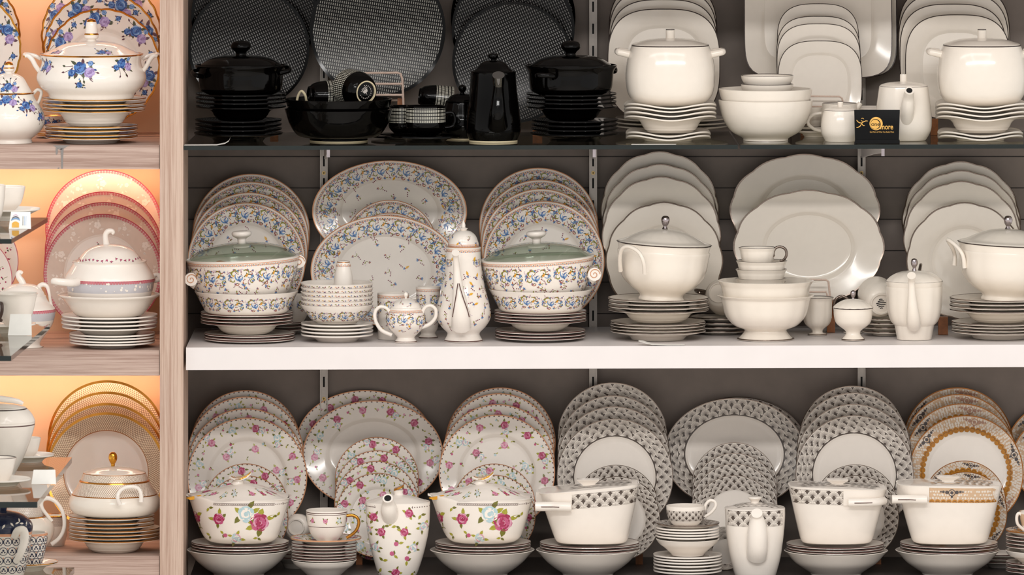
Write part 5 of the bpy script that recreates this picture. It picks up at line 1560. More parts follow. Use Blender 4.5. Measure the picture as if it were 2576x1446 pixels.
for i, yr in enumerate(tops):
    last = i == 5
    p = Pot('dessert_bowl', 'mid', .15, 848, 'shallow floral dessert bowl, %s of the six nested bowls' % (TOPS[i] if i < 5 else 'lowest'), 'bowl', 'six nested floral dessert bowls', yb=yr + 46)
    y = p.yb
    p.body('bowl', [(50, y), (53, y - 3), (66, y - 10), (80, y - 26), (88, y - 38), (92, yr)], 'porcelain', rim='porcelain', motifs=[([z for k in range(34) for z in (xf(bell(.8, rng.uniform(-3, 3), rng.choice(('blue_print', 'dark_blue_print', 'rust_print'))), -.24 + .0144 * k, 0, 0, .6) + leaf(-.234 + .0144 * k, .001, .005, .0022, rng.uniform(-.6, .6), rng.choice(('olive_print', 'ochre_print', 'dark_green_print', 'peach_print'))) + disc(-.229 + .0144 * k, -.001, .0012, 'maroon_print', 5))], 0, yr + 6)] if not last else [(floral_wall(.46, .03, rng, .85), 0, y - 22)], inside='porcelain', bands=[])
    if i == 0:
        pass
stack('mid', .15, 848, 'plain', 'white', 'under the floral dessert bowls', [('a', 819, 92), ('a', 828, 92), ('a', 837, 92), ('a', 846, 92)])
p = Pot('salt_shaker', 'mid', .15, 864, 'white tapered salt shaker standing in the top dessert bowl', 'shaker', yb=738)
p.solid('body', [(26, 738), (25, 716), (23, 694), (18, 668), (16.5, 660), (15, 657), (8, 655)], 'porcelain', motifs=[(peach_edge(.10, .75), 0, 667)], bands=[(660.5, 658.5, 'gold_line')])
p = Pot('canister', 'mid', .20, 989, 'floral cylindrical canister behind the handled sugar bowl', 'canister')
p.body('body', [(38, p.yb), (39, p.yb - 3), (39, 800), (40, 737)], 'porcelain', motifs=[(peach_edge(.25, .8), 0, 745), (floral_wall(.25, .03, rng, .9), 0, 772), (sprig_wall(.24, .02, 12, rng, .9), 0, 812)])
p = Pot('tea_cup', 'mid', .22, 1077, 'tall footed floral cup behind the coffee pot', 'cup')
p.body('cup', [(24, p.yb), (24, p.yb - 3), (18, 838), (24, 826), (28, 800), (29, 760), (31, 721)], 'porcelain', bands=[(p.yb - 1, p.yb - 3, 'brown_line')], motifs=[(peach_edge(.19, .7), 0, 729), (floral_wall(.19, .03, rng, .8), 0, 756), (sprig_wall(.17, .02, 10, rng, .8), 0, 795)])
p.tube('handle', [(1050, 752, 0), (1040, 752, 0), (1030, 760, 0), (1034, 785, 0), (1050, 800, 0)], 4, 'porcelain')
p = Pot('sugar_bowl', 'mid', .105, 1021, 'floral sugar bowl with two tall loop handles', 'sugar bowl')
b0 = p.yb
p.body('body', [(28, b0), (28, b0 - 3), (22, 849), (30, 840), (46, 822), (50, 806), (48, 790), (41, 777), (40, 774)], 'porcelain', bands=[(b0 - 2, b0 - 4, 'brown_line')], motifs=[(peach_edge(.26, .8), 0, 782), (floral_wall(.30, .03, rng, .8), 0, 802), (sprig_wall(.28, .012, 14, rng, .8), 0, 824)])
l = p.solid('lid', [(37, 776), (38, 773), (32, 762), (20, 754), (8, 751)], 'porcelain', bands=[(776, 773.5, 'peach_print')], motifs=[(sprig_wall(.18, .006, 8, rng, .7), 0, 763)])
p.solid('knob', [(3, 753), (3, 748), (5.5, 743), (5, 738), (2, 735), (0, 734)], 'porcelain', parent=l, seg=24)
p.tube('handle', [(986, 842, -.01), (960, 830, -.01), (945, 806, -.01), (944, 784, -.01), (956, 771, -.01), (972, 774, -.01), (982, 786, -.01)], [5, 5, 4.5, 4.5, 4.5, 4.5, 5], 'porcelain')
p.tube('handle', [(1056, 824, -.01), (1080, 815, -.01), (1095, 798, -.01), (1096, 778, -.01), (1084, 768, -.01), (1070, 772, -.01), (1062, 786, -.01)], [5, 5, 4.5, 4.5, 4.5, 4.5, 5], 'porcelain')
p = Pot('coffee_pot', 'mid', .13, 1166, 'tall floral coffee pot with spout to the front', 'coffee pot')
b0 = p.yb
p.body('body', [(48, b0), (48, b0 - 4), (42, 844), (42, 836), (54, 824), (66, 806), (69, 790), (66, 768), (56, 730), (48, 690), (44, 655), (43, 630), (44, 622)], 'porcelain', bands=[(b0 - 1.5, b0 - 4, 'brown_line')],
       motifs=[(peach_edge(.27, .8), 0, 629)] + [(sprig(1.1, rng), (-1.25 + .5 * (k % 6)) + .2 * ((k // 6) % 2), 690 + 24 * (k // 6) + 5 * (k % 3)) for k in range(34)] + [(xf(leaf(0, 0, .012, .006, 1.1, 'ochre_print'), 0, 0) + xf(bell(1, 1.5), .008, -.006), a, 655) for a in (-.75, .62)] + [(scroll(.5, rng), a, 660) for a in (-1.0, .9)])
l = p.solid('lid', [(38, 624), (39, 620), (37, 608), (30, 592), (18, 582), (6, 579)], 'porcelain', bands=[(621, 618, 'copper_rim')], motifs=[(sprig_wall(.2, .014, 10, rng, .8), 0, 604), (peach_edge(.24, .6), 0, 616)])
p.solid('knob', [(6, 581), (10, 576), (10, 574), (5, 572), (5, 566), (2.5, 558), (0, 553)], 'porcelain', parent=l, seg=28)
sp = p.tube('spout', [(1161, 815, -.05), (1160, 788, -.068), (1157, 755, -.074), (1153, 715, -.073), (1150, 675, -.073), (1147, 640, -.085), (1147, 628, -.095)], [26, 24, 19, 13, 9, 8, 10], 'porcelain')
m3 = MB()
for sd in (-1, 1):
    m3.tube([p.L(1154 + sd * 1.5, 705, -.0885), p.L(1156 + sd * 8, 735, -.089), p.L(1159 + sd * 17, 770, -.085), p.L(1160 + sd * 21, 790, -.079)], .0011, 'brown_line', 6)
m3.build('brown_line', sp)
p.tube('handle', [(1175, 640, .04), (1176, 632, .08), (1176, 680, .11), (1176, 740, .1), (1175, 765, .07)], 5, 'porcelain')

# ================================================================ cream china with platinum rims
lean_set('dinner_plate', 'cream', 'cream scalloped plate', 'behind the cream tureen next to the floral set', [(1660, 380, 150), (1662, 411, 149), (1664, 444, 150), (1671, 507, 149)], .405, .03, tilt=8)
lean_set('dinner_plate', 'cream', 'cream scalloped plate', 'behind the cream tureen at the shelf end', [(2418, 405, 150), (2420, 427, 149), (2420, 454, 149), (2428, 508, 149)], .405, .03, tilt=8)
lean_plate('serving_platter', 2025, 387, 190, .40, 'cream', 'cream scalloped oval platter standing at the back', 'platter', 'cream oval platters', ax=1.0, ay=.75, tilt=8)
lean_plate('serving_platter', 2035, 477, 191, .33, 'cream', 'cream scalloped oval platter in front of the other', 'platter', 'cream oval platters', ax=1.0, ay=.75, tilt=8)
wire_rack('plate_rack', 'thin wire rack under the cream oval platter at the wall', 'mid', [[(1960, 815, 0), (1960, 680, 0), (2090, 680, 0), (2090, 815, 0)], [(1960, 680, 0), (1960, 680, -.05), (2090, 680, -.05), (2090, 680, 0)]], 2.2, 'dark_wire', [], .482, base=(2020,))
def cream_tureen(cx, wh, r, hd, tl):
    p = Pot('soup_tureen', 'mid', Mf, cx, 'cream tureen with silver knob ' + wh, 'tureen', 'cream tureens', yb=754, tilt=tl)
    k = r / 121
    p.body('body', [(57 * k, 754), (57 * k, 750), (54 * k, 744), (60 * k, 736), (80 * k, 722), (100 * k, 702), (110 * k, 678), (114 * k, 650), (117 * k, 632), (114 * k, 630), (117 * k, 616), (121 * k, 611)], 'ivory_porcelain', rim='platinum_line', bands=[(613.5, 611, 'platinum_line')], shape=fluted(10, .022))
    l = p.solid('lid', [(117 * k, 613), (117 * k, 609), (100 * k, 604), (84 * k, 596), (60 * k, 585), (34 * k, 578), (8, 576)], 'ivory_porcelain', shape=fluted(22, .02))
    b = p.solid('knob', [(8, 577), (6, 573), (5, 569), (9, 562), (11, 553), (8.5, 546), (4, 543), (0, 543)], 'silver', parent=l, seg=32); b['label'] = 'shiny silver knob'
    for h in hd: p.tube('handle', h, [6, 5, 5, 5, 5, 5, 6], 'ivory_porcelain')
    return p
cream_tureen(1663, 'next to the floral set', 121, [[(1556, 682, -.05), (1552, 650, -.075), (1556, 624, -.095), (1572, 616, -.11), (1596, 626, -.125), (1610, 648, -.13), (1616, 680, -.115)]], .055)
cream_tureen(2527, 'at the end of the shelf', 126, [[(2398, 676, .02), (2398, 650, .02), (2390, 630, 0), (2376, 608, -.02), (2398, 622, -.04), (2414, 644, -.05), (2420, 674, -.045)]], .045)
for cx, c2, r, wh in ((1657, 1655, 128, 'next to the floral set'), (2516, 2514, 128, 'at the shelf end')):
    stack('mid', Mf, cx, 'cream_plain', 'cream', 'under the cream tureen ' + wh, [('d', 757, r), ('d', 766, r), ('d', 776, r), ('s', 786, r), ('p', 817, 121, c2), ('p', 824, 121, c2), ('p', 832, 121, c2), ('p', 840, 121, c2)])
for i, (yr, lab) in enumerate(((706, 'fluted cream bowl nested in the footed one'), (744, 'footed cream bowl with silver foot line'))):
    p = Pot('serving_bowl', 'mid', .15, 1926, lab, 'bowl', 'fluted cream bowls', yb=None if i else 815)
    b0 = p.yb
    if i: p.body('bowl', [(72, b0), (72, b0 - 3), (66, 848), (54, 834), (56, 828), (80, 818), (100, 796), (108, 770), (112, 752), (116, 748), (122, 743)], 'ivory_porcelain', bands=[(b0 - 1, b0 - 4, 'platinum')], shape=fluted(12, .015))
    else: p.body('bowl', [(54, 815), (60, 812), (84, 800), (102, 770), (108, 740), (112, 722), (116, 714), (121, 706)], 'ivory_porcelain', shape=fluted(12, .015))
for i, yr in enumerate((623, 656, 677, 700)):
    p = Pot('tea_cup', 'mid', .15, (1906, 1916, 1915, 1914)[i], 'fluted cream cup, %s of four cups stacked in the cream bowl' % ('topmost', 'second', 'third', 'lowest')[i], 'cup', 'stacked cream cups', yb=yr + 52)
    r = 48 if i == 0 else 65
    p.body('cup', [(r * .5, yr + 52), (r * .56, yr + 49), (r * .78, yr + 38), (r * .90, yr + 16), (r * .93, yr + 8), (r, yr)], 'ivory_porcelain', t=.0022, rim='platinum_line', shape=fluted(12, .015))
    if i == 0: p.tube('handle', [(1946, 644, -.01), (1944, 636, -.012), (1950, 624, -.012), (1962, 620, -.012), (1975, 626, -.012), (1978, 640, -.012), (1972, 652, -.01), (1962, 657, -.008)], [4, 4, 3.5, 3.5, 3.5, 3.5, 3.5, 3.5], 'platinum')['label'] = 'dark silver curled handle'
    else: p.tube('handle', [(1868 + 36 * i, yr + 14, .04 + .004 * i), (1856 + 36 * i, yr + 8, .062), (1848 + 36 * i, yr + 14, .066), (1852 + 36 * i, yr + 19, .064), (1866 + 36 * i, yr + 19, .05)], 2.5, 'platinum')
p = Pot('goblet', 'mid', .255, 2056, 'small footed cream goblet beside the cream bowls', 'goblet')
p.body('body', [(24, p.yb), (24, p.yb - 3), (14, 836), (16, 828), (30, 816), (36, 800), (37, 770), (38, 756), (42, 748)], 'ivory_porcelain', bands=[(p.yb - 1, p.yb - 3.5, 'platinum')], shape=fluted(10, .03), rim='platinum_line')
wire_rack('plate_rack', 'tan twisted wire rack with wooden foot behind the goblet', 'mid', [[(2036, 703, 0), (2078, 704, 0), (2084, 708, 0), (2088, 745, 0), (2092, 800, 0)], [(2036, 734, 0), (2078, 734, 0), (2082, 745, 0)]], 2.6, 'tan_wire', [(2090, 756, 10, .33)], .32, base=(2060,))
p = Pot('sugar_bowl', 'mid', .12, 2146, 'small footed cream sugar bowl with silver knob', 'sugar bowl')
b0 = p.yb
p.body('body', [(29, b0), (29, b0 - 3), (22, 846), (18, 838), (22, 830), (42, 814), (48, 796), (49, 780), (51, 774)], 'ivory_porcelain', rim='platinum_line', bands=[(b0 - 1, b0 - 4, 'platinum'), (775.5, 774, 'platinum_line')])
l = p.solid('lid', [(49, 775), (50, 772), (40, 763), (24, 755), (6, 752)], 'ivory_porcelain', shape=fluted(16, .02)); p.solid('knob', [(4, 753), (3, 749), (6, 743), (7, 737), (5, 732), (0, 730)], 'silver', parent=l, seg=24)['label'] = 'shiny silver knob'
p = Pot('milk_jug', 'mid', .31, 2146, 'cream milk jug with dark silver handle behind sugar bowl', 'jug')
p.body('body', [(24, p.yb), (24, p.yb - 3), (18, 834), (30, 820), (38, 795), (36, 775), (38, 762)], 'ivory_porcelain', rim='platinum_line')
p.tube('handle', [(2116, 800, -.01), (2100, 785, -.01), (2097, 765, -.01), (2104, 750, -.01), (2118, 744, -.01), (2132, 752, -.01), (2132, 762, -.01)], 3.5, 'platinum')
stampc = []
for j, (w, v) in enumerate(((.10, .26), (.2, .16), (.3, .06), (.34, -.04), (.22, -.14), (.12, -.24))): stampc += stroke([(-w * .8, v), (0, v - .03), (w * .8, v)], .06, .05, 'print_black')
lying_cup('tea_cup', 2210, 752, .25, 46, 88, (.12, -1, -.22), 'ivory_porcelain', 'cream cup tipped over with stamped base facing out', None, handle=False, stamp=stampc, foot='ivory_porcelain')
stack('mid', .25, 2228, 'cream_plain', 'cream', 'under the tipped cream cup', [('a', 802, 58), ('a', 813, 58), ('a', 824, 58), ('a', 835, 58)])
lying_cup('tea_cup', 1814, 744, .31, 42, 80, (-.2, -1, .3), 'ivory_porcelain', 'cream cup tipped over between tureen and cream bowls', None, handle=True, ring='platinum')
stack('mid', .31, 1812, 'cream_plain', 'cream', 'under the tipped cup by the cream bowls', [('a', 801, 76), ('a', 812, 76), ('a', 823, 76), ('a', 834, 76)])
p = Pot('tea_pot', 'mid', .14, 2300, 'cream footed teapot with silver knob, spout to the front', 'teapot')
b0 = p.yb
p.body('body', [(43, b0), (43, b0 - 3), (38, 846), (32, 836), (38, 828), (58, 810), (67, 785), (70, 755), (71, 722), (69, 720), (72, 707)], 'ivory_porcelain', rim='platinum_line', bands=[(b0 - 1, b0 - 4.5, 'platinum'), (709, 707, 'platinum_line')], shape=fluted(12, .015))
l = p.solid('lid', [(69, 708), (70, 705), (58, 694), (36, 684), (8, 681)], 'ivory_porcelain', shape=fluted(20, .015)); p.solid('knob', [(6, 682), (5, 678), (4, 674), (8, 666), (8.5, 658), (6, 652), (0, 650)], 'silver', parent=l, seg=28)['label'] = 'shiny silver knob'
p.tube('spout', [(2296, 812, -.05), (2294, 795, -.07), (2291, 765, -.082), (2289, 730, -.085), (2288, 700, -.09), (2287, 684, -.105)], [19, 18, 14, 10, 9, 11], 'ivory_porcelain')
p.tube('handle', [(2312, 705, .05), (2318, 684, .07), (2322, 676, .1), (2314, 720, .12), (2306, 770, .1), (2302, 790, .06)], 4, 'platinum')

# ================================================================ rose china on the lower shelf
Bf = .165
rng = random.Random(31)
lean_set('dinner_plate', 'rose', 'pink rose plate', 'behind the rose tureen by the post', [(618, 981, 140), (618, 998, 146), (619, 1028, 148), (622, 1052, 150)], .385, .024)
lean_set('side_plate', 'rose', 'small pink rose plate', 'behind the rose tureen by the post', [(618, 1165.5, 107), (619, 1196, 107)], .262, .026)
lean_plate('serving_platter', 918, 982, 172, .432, 'rose', 'oval rose platter at the wall, mostly covered by the next', 'platter', 'oval rose platters', ax=1.0, ay=.75)
lean_plate('serving_platter', 938, 1007, 178, .407, 'rose', 'oval rose platter with plain centre in front of another', 'platter', 'oval rose platters', ax=1.0, ay=.77)
lean_set('side_plate', 'rose', 'small pink rose plate', 'in front of the oval rose platter', [(948, 1099, 106), (948, 1133, 106), (947, 1160, 106), (950, 1190, 106)], .362, .024)
lean_plate('side_plate', 936, 1318, 46, .30, 'rose', 'little rose dish standing behind the rose pitcher', 'plate')
lean_set('dinner_plate', 'rose', 'pink rose plate', 'behind the rose tureen beside the fan set', [(1259, 976, 138), (1256, 989, 140), (1252, 1017, 144), (1250, 1044, 146)], .385, .024)
lean_set('side_plate', 'rose', 'small pink rose plate', 'behind the rose tureen beside the fan set', [(1243, 1165.5, 105), (1243, 1194, 105)], .262, .026)

def boat_tureen(dx, dy, wh):
    X = lambda v: v + dx
    Yp = lambda v: v + dy
    p = Pot('soup_tureen', 'bot', Bf, X(604), 'boat shaped rose tureen with gold lip ' + wh, 'tureen', 'boat shaped rose tureens', yb=Yp(1363))
    lv = [(Yp(1363), X(544), X(668), 50, 2.2, 2.6), (Yp(1360), X(526), X(686), 60, 2.2, 2.6), (Yp(1345), X(510), X(702), 74, 2.1, 2.8), (Yp(1310), X(494), X(714), 84, 2.0, 3.0), (Yp(1275), X(482), X(724), 90, 1.9, 3.2), (Yp(1255), X(474), X(730), 92, 1.75, 3.4), (Yp(1250), X(470), X(733), 93, 1.6, 3.6)]
    def rimf(x, y):
        a = 14 * max(0, -x - .35) ** 1.3 - 5 * math.exp(-((x + .35) / .25) ** 2)
        return a + 4 * max(0, x) * max(0, -y) * 0 + 3 * max(0, x - .5)
    L = Loft(p, lv, rimf)
    mots = []
    rr = random.Random(77)
    for px, py, k in ((655, 1305, 2.0), (622, 1284, 1.0), (553, 1297, 1.3), (490, 1300, 1.4), (528, 1270, .8), (596, 1347, 1.2), (700, 1290, .7), (565, 1335, .6), (650, 1345, .7), (530, 1342, .7), (500, 1325, 1.0)):
        if k == 2.0: q = rose(.021, 'rose_deep', 'rose_mid', 'rose_pale', ('leaf_lime', 'leaf_olive'), rr, 5)
        elif k == 1.0 and px == 622: q = rose(.019, 'sky_print', 'white_blossom', 'sky_print', ('leaf_lime', 'leaf_olive'), rr, 6)
        elif k > 1.1: q = rose(.010 * k, 'rose_deep' if px != 596 else 'sky_print', 'rose_mid' if px != 596 else 'white_blossom', 'rose_pale', ('leaf_lime', 'leaf_olive'), rr, 4)
        else: q = pink_sprig(1.7, rr)
        mots.append((q, X(px), Yp(py)))
    line = []
    for i in range(52): line += [('brown_line', [(-.088 + .0040 * i, -.0004), (-.0855 + .0040 * i, -.0004), (-.0855 + .0040 * i, .0008), (-.088 + .0040 * i, .0008)], 2)]
    line += stroke([(-.088 + .022 * i, .0022) for i in range(10)], .0007, .0007, 'brown_line', 2) + stroke([(-.088 + .022 * i, -.0018) for i in range(10)], .0007, .0007, 'brown_line', 2)
    mots.append((line, X(640), Yp(1260)))
    L.build('body', 'porcelain', motifs=mots, rim='porcelain')
    # the spout lip
    m2 = MB()
    m2.rings([[p.L(X(x), Yp(y + e), d) for d, e in ((-.012 * w, 0), (-.016 * w, 4), (0, 7), (.016 * w, 4), (.012 * w, 0), (0, 2))] for x, y, w in ((516, 1252, 2.0), (495, 1250, 1.6), (479, 1245, 1.0), (466, 1241, .5))], 'porcelain')
    lip = m2.build('spout', p.root)
    m3 = MB()
    for m, P, l in [('bright_gold', [(469, 1248), (480, 1252), (500, 1250), (512, 1244), (505, 1241), (480, 1246)], 0)]:
        m3.poly([Vector(p.L(X(a), Yp(b), -.033 + .0 * a)) for a, b in P], m)
        m3.poly([Vector(p.L(X(a), Yp(b + 1.5), -.0338 + .0 * a)) for a, b in P], m)
    m3.build('gold_lip', lip)
    mb, nm = L.cover('lid', 'porcelain', lambda t: 34 * (sin(min(1, t * 1.05) * PI / 2) ** 1.15), k0=.94, edge=1)
    rr2 = random.Random(78)
    top = L.lv[-1]
    for k in range(7):
        a = -2.75 + k * .42; t = .30
        kk = .94 * (1 - t) + .02 * t
        b = L.pt(top, 1, a + PI / 2 - PI / 2, 0, kk)
    lid = mb.build('lid', p.root)
    m4 = MB()
    for k in range(8):
        ang = PI / 2 + (-1.2 + k * .34)
        for m, P, l in pink_cluster(.75, rr2, k % 2 == 0):
            pts = []
            for u, v in P:
                t = .28 + v / .07; a2 = ang - u / .10
                kk = .94 * (1 - t) + .02 * t
                q = L.pt(top, 1, a2, 0, kk)
                pts.append((q[0], q[1] - .0004, q[2] + (34 * (sin(min(1, t * 1.05) * PI / 2) ** 1.15) + 1) * p.s + .0006 + l * .0001))
            m4.poly(pts, m)
    m4.build('printed_roses', lid)
    m5 = MB()
    m5.tube([p.L(X(598), Yp(1220)), p.L(X(600), Yp(1211)), p.L(X(603), Yp(1205))], [.016, .012, .012], 'porcelain', 16)
    m5.rings([[p.L(X(x), Yp(y), d * w) for d in (-1, -.5, 0, .5, 1)] + [p.L(X(x), Yp(y + 5), d * w) for d in (1, .5, 0, -.5, -1)] for x, y, w in ((577, 1197, .006), (590, 1201, .016), (606, 1202, .019), (622, 1196, .017), (632, 1187, .009))], 'porcelain')
    k = m5.build('knob', lid)
    m6 = MB(); m6.rings([[p.L(X(x), Yp(y - .8), d * w) for d in (-1, -.5, 0, .5, 1)] + [p.L(X(x), Yp(y + 3), d * w - .0012) for d in (-1,)] for x, y, w in ((582, 1198, .007), (592, 1201, .0155), (606, 1201.5, .0185), (621, 1195, .0165), (631, 1186, .0095))], 'bright_gold'); m6.build('gold_inlay', k)['label'] = 'gold lining of the knob'
    return p
boat_tureen(0, 0, 'by the wooden post')
boat_tureen(610, 0, 'beside the fan set')
def low_stack(cx, c2, style, adj, where, rows, bowl, rb):
    stack_up('bot', Bf, cx, style, adj, where, rows)
    p = Pot('serving_bowl', 'bot', Bf, c2, 'wide white bowl at the bottom ' + where, 'bowl', 'wide white bowls on the lower shelf')
    b0 = p.yb
    p.body('bowl', [(64, b0), (66, b0 - 4), (84, b0 - 16), (104, bowl + 30), (120, bowl + 12), (rb, bowl)], 'porcelain')
def stack_up(sh, Y, cx, style, adj, where, rows):
    """Plates that rest in a bowl: like stack(), but the lowest is not on the shelf."""
    n = len(rows)
    for i, (k, yf, r) in enumerate(rows):
        zr = ZY(yf - r * (yf - YH) / F, Y)
        nm, noun, cat = KIND[k]
        me, R, h = plate_mesh(style, r * S(Y), .014)
        o = bpy.data.objects.new(nm, me); COL.objects.link(o); o.location = (W(cx, 0, Y).x, Y, zr - h); o.rotation_euler = (0, 0, .3 * i)
        tag(o, ('%s %s, %s in stack %s' % (adj, noun, TOPS[i] if i < n - 1 else 'lowest', where)) if n > 1 else '%s %s %s' % (adj, noun, where), cat, 'stacked plates ' + where)
low_stack(604, 601, 'plain_brown', 'white', 'under the rose tureen by the post', [('d', 1374, 123), ('d', 1381, 123), ('d', 1388, 123)], 1382, 131)
low_stack(1215, 1213, 'plain_brown', 'white', 'under the rose tureen beside the fan set', [('d', 1374, 121), ('d', 1382, 121), ('d', 1389, 121)], 1382, 132)
low_stack(1483, 1479, 'plain_brown', 'white', 'under the fan tureen beside the rose set', [('d', 1376, 125), ('d', 1383, 125), ('d', 1390, 125)], 1382, 131)
low_stack(2101, 2103, 'plain_brown', 'white', 'under the fan tureen beside the beige set', [('d', 1378, 124), ('d', 1385, 124), ('d', 1391, 124)], 1384, 131)
low_stack(2387, 2384, 'plain_brown', 'white', 'under the beige tureen', [('d', 1376, 124), ('d', 1383, 124), ('d', 1391, 124)], 1383, 132)

def flat_cup(cx, Y, yr, yb_, r, lab, motifs, handle, hm, bands=(), rim='porcelain'):
    p = Pot('tea_cup', 'bot', Y, cx, lab, 'cup', yb=yb_)
    p.body('cup', [(r * .45, yb_), (r * .5, yb_ - 3), (r * .74, yb_ - .2 * (yb_ - yr)), (r * .92, yb_ - .5 * (yb_ - yr)), (r * .99, yr + .2 * (yb_ - yr)), (r, yr)], 'porcelain', bands=bands, motifs=motifs, rim=rim)
    p.tube('handle', handle, 4, hm)
rr = random.Random(41)
flat_cup(822, .13, 1283, 1362, 52, 'white cup with rose band and gold handle on the saucers', [([x for k in range(9) for x in xf(pink_cluster(.62, rr, False), -.13 + .032 * k, 0)], 0, 1306)],
         [(872, 1296, -.01), (888, 1295, -.01), (901, 1304, -.01), (902, 1320, -.01), (892, 1338, -.01), (872, 1352, -.01)], 'gold', bands=[(1288, 1286, 'brown_line'), (1292, 1290.5, 'brown_line'), (1322.5, 1321, 'brown_line')])
stack_up('bot', .13, 820, 'rose', 'rose printed', 'under the rose band cup', [('a', 1360, 88)])
stack_up('bot', .13, 815, 'plain_brown', 'white', 'of six below the rose band cup', [('a', 1371, 82), ('a', 1379, 82), ('a', 1387, 82), ('a', 1395, 82), ('a', 1402, 82), ('a', 1409, 82)])
def deep_bowl(cx, Y, yr, r, lab, shelf=True, yb_=None):
    p = Pot('cereal_bowl', 'bot', Y, cx, lab, 'bowl', 'small white bowls on the lower shelf', yb=yb_)
    b0 = p.yb
    p.body('bowl', [(r * .5, b0), (r * .53, b0 - 4), (r * .72, yr + (b0 - yr) * .55), (r * .90, yr + 12), (r, yr)], 'porcelain')
deep_bowl(815, .13, 1408, 82, 'white bowl at the bottom of the rose saucer stack')
lying_cup('tea_cup', 748, 1326, .30, 34, 50, (-.1, -1, .1), 'porcelain', 'dim white cup lying between rose tureen and saucers', None, handle=False)
stack('bot', .30, 748, 'plain_brown', 'shaded white', 'behind the rose saucers', [('a', 1385, 60), ('a', 1394, 60), ('a', 1403, 60)])
p = Pot('pitcher', 'bot', .13, 1000, 'rose printed pitcher with open spout to the front', 'pitcher')
b0 = p.yb
lv = [(b0, 956, 1044, 44, 2.2, 2.2), (b0 - 8, 950, 1050, 48, 2.2, 2.2), (1400, 938, 1064, 58, 2.2, 2.2), (1350, 926, 1076, 64, 2.2, 2.2), (1310, 921, 1081, 66, 2.3, 2.3), (1268, 919, 1082, 64, 2.4, 2.4), (1262, 919, 1082, 63, 2.5, 2.5)]
L = Loft(p, lv, None)
mots = []
for px, py, k in ((940, 1295, 2), (1030, 1285, 2), (980, 1316, 1), (998, 1316, 1), (960, 1332, 2), (1018, 1332, 2), (1066, 1320, 3), (924, 1330, 3), (945, 1372, 3), (1040, 1372, 3), (992, 1390, 1), (964, 1405, 1), (1024, 1405, 1), (996, 1435, 2), (955, 1436, 1), (1040, 1436, 1), (1060, 1290, 1), (1004, 1360, 1), (930, 1300, 1)):
    q = rose(.0095, 'rose_deep', 'rose_mid', 'rose_pale', ('leaf_lime', 'leaf_olive'), rr, 4) if k == 2 else (rose(.010, 'sky_print', 'white_blossom', 'rose_pale', ('leaf_lime', 'leaf_olive'), rr, 5) if k == 3 else pink_sprig(1.9, rr))
    mots.append((q, px, py))
for x0_, x1_ in ((920, 944), (1038, 1081)):
    ln = stroke([(0, 0), ((x1_ - x0_) * p.s, .001)], .0012, .0012, 'brown_line', 2) + stroke([(0, -.004), ((x1_ - x0_) * p.s, -.003)], .0012, .0012, 'brown_line', 2)
    for i in range(8): ln += disc((x1_ - x0_) * p.s * i / 7, -.0018, .0012, 'brown_line', 5, layer=3)
    mots.append((ln, x0_, 1268))
L.build('body', 'porcelain', motifs=mots)
mb, nm = L.cover('lid', 'porcelain', lambda t: 18 * sin(t * PI / 2), k0=.96, edge=0); l = mb.build('lid', p.root)
m2 = MB(); path = [p.L(984, 1300, -.04), p.L(980, 1275, -.062), p.L(978, 1255, -.074), p.L(977, 1243, -.086)]
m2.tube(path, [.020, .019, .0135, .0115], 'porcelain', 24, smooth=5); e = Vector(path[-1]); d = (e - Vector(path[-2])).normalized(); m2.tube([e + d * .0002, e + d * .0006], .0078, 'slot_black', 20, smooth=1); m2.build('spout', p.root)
m2 = MB(); m2.tube([p.L(1004, 1252), p.L(1002, 1240), p.L(1002, 1232)], [.012, .010, .012], 'porcelain', 14); m2.rings([[p.L(x, y, d * w) for d in (-1, 0, 1)] + [p.L(x, y + 5, d * w) for d in (1, 0, -1)] for x, y, w in ((991, 1229, .008), (1000, 1226, .014), (1010, 1222, .012), (1016, 1218, .005))], 'gold'); m2.build('knob', l)
p.tube('handle', [(1000, 1290, .05), (1000, 1280, .09), (1000, 1330, .11), (1000, 1390, .09), (1000, 1405, .06)], 5, 'gold')

# ================================================================ fan china
lean_set('dinner_plate', 'fan', 'grey fan pattern plate', 'behind the fan tureen beside the rose set', [(1541, 964, 138), (1543, 996, 141), (1545, 1023, 144), (1547, 1053, 147)], .385, .024)
lean_set('side_plate', 'fan', 'small grey fan pattern plate', 'behind the fan tureen beside the rose set', [(1550, 1169, 107), (1554, 1198, 107)], .262, .026)
lean_plate('serving_platter', 1858, 999, 174, .432, 'fan', 'oval fan pattern platter at the wall, barely showing', 'platter', 'oval fan platters', ax=1.0, ay=.78)
lean_plate('serving_platter', 1848, 1003, 176, .407, 'fan', 'oval fan pattern platter with plain cream centre', 'platter', 'oval fan platters', ax=1.0, ay=.79)
lean_set('side_plate', 'fan', 'small grey fan pattern plate', 'in front of the oval fan platter', [(1848, 1114, 107), (1848, 1141, 107), (1848, 1168, 107), (1848, 1195, 107)], .362, .024)
lean_set('dinner_plate', 'fan', 'grey fan pattern plate', 'behind the fan tureen beside the beige set', [(2146, 970, 138), (2148, 989, 143), (2149, 1017, 146), (2150, 1046, 148)], .368, .024)
lean_set('side_plate', 'fan', 'small grey fan pattern plate', 'behind the fan tureen beside the beige set', [(2153, 1168, 107), (2155, 1195, 107)], .262, .026)
lean_set('side_plate', 'fan', 'little fan pattern dish', 'behind the fan saucer stack', [(1822, 1325, 50), (1824, 1338, 48)], .215, .022)
lean_set('dinner_plate', 'beige', 'beige dotted plate', 'behind the beige tureen', [(2410, 976, 138), (2412, 991, 140), (2420, 1016, 141), (2431, 1046, 143)], .405, .024)
lean_set('side_plate', 'beige', 'small beige dotted plate', 'behind the beige tureen', [(2427, 1159, 104), (2430, 1187, 104)], .262, .026)
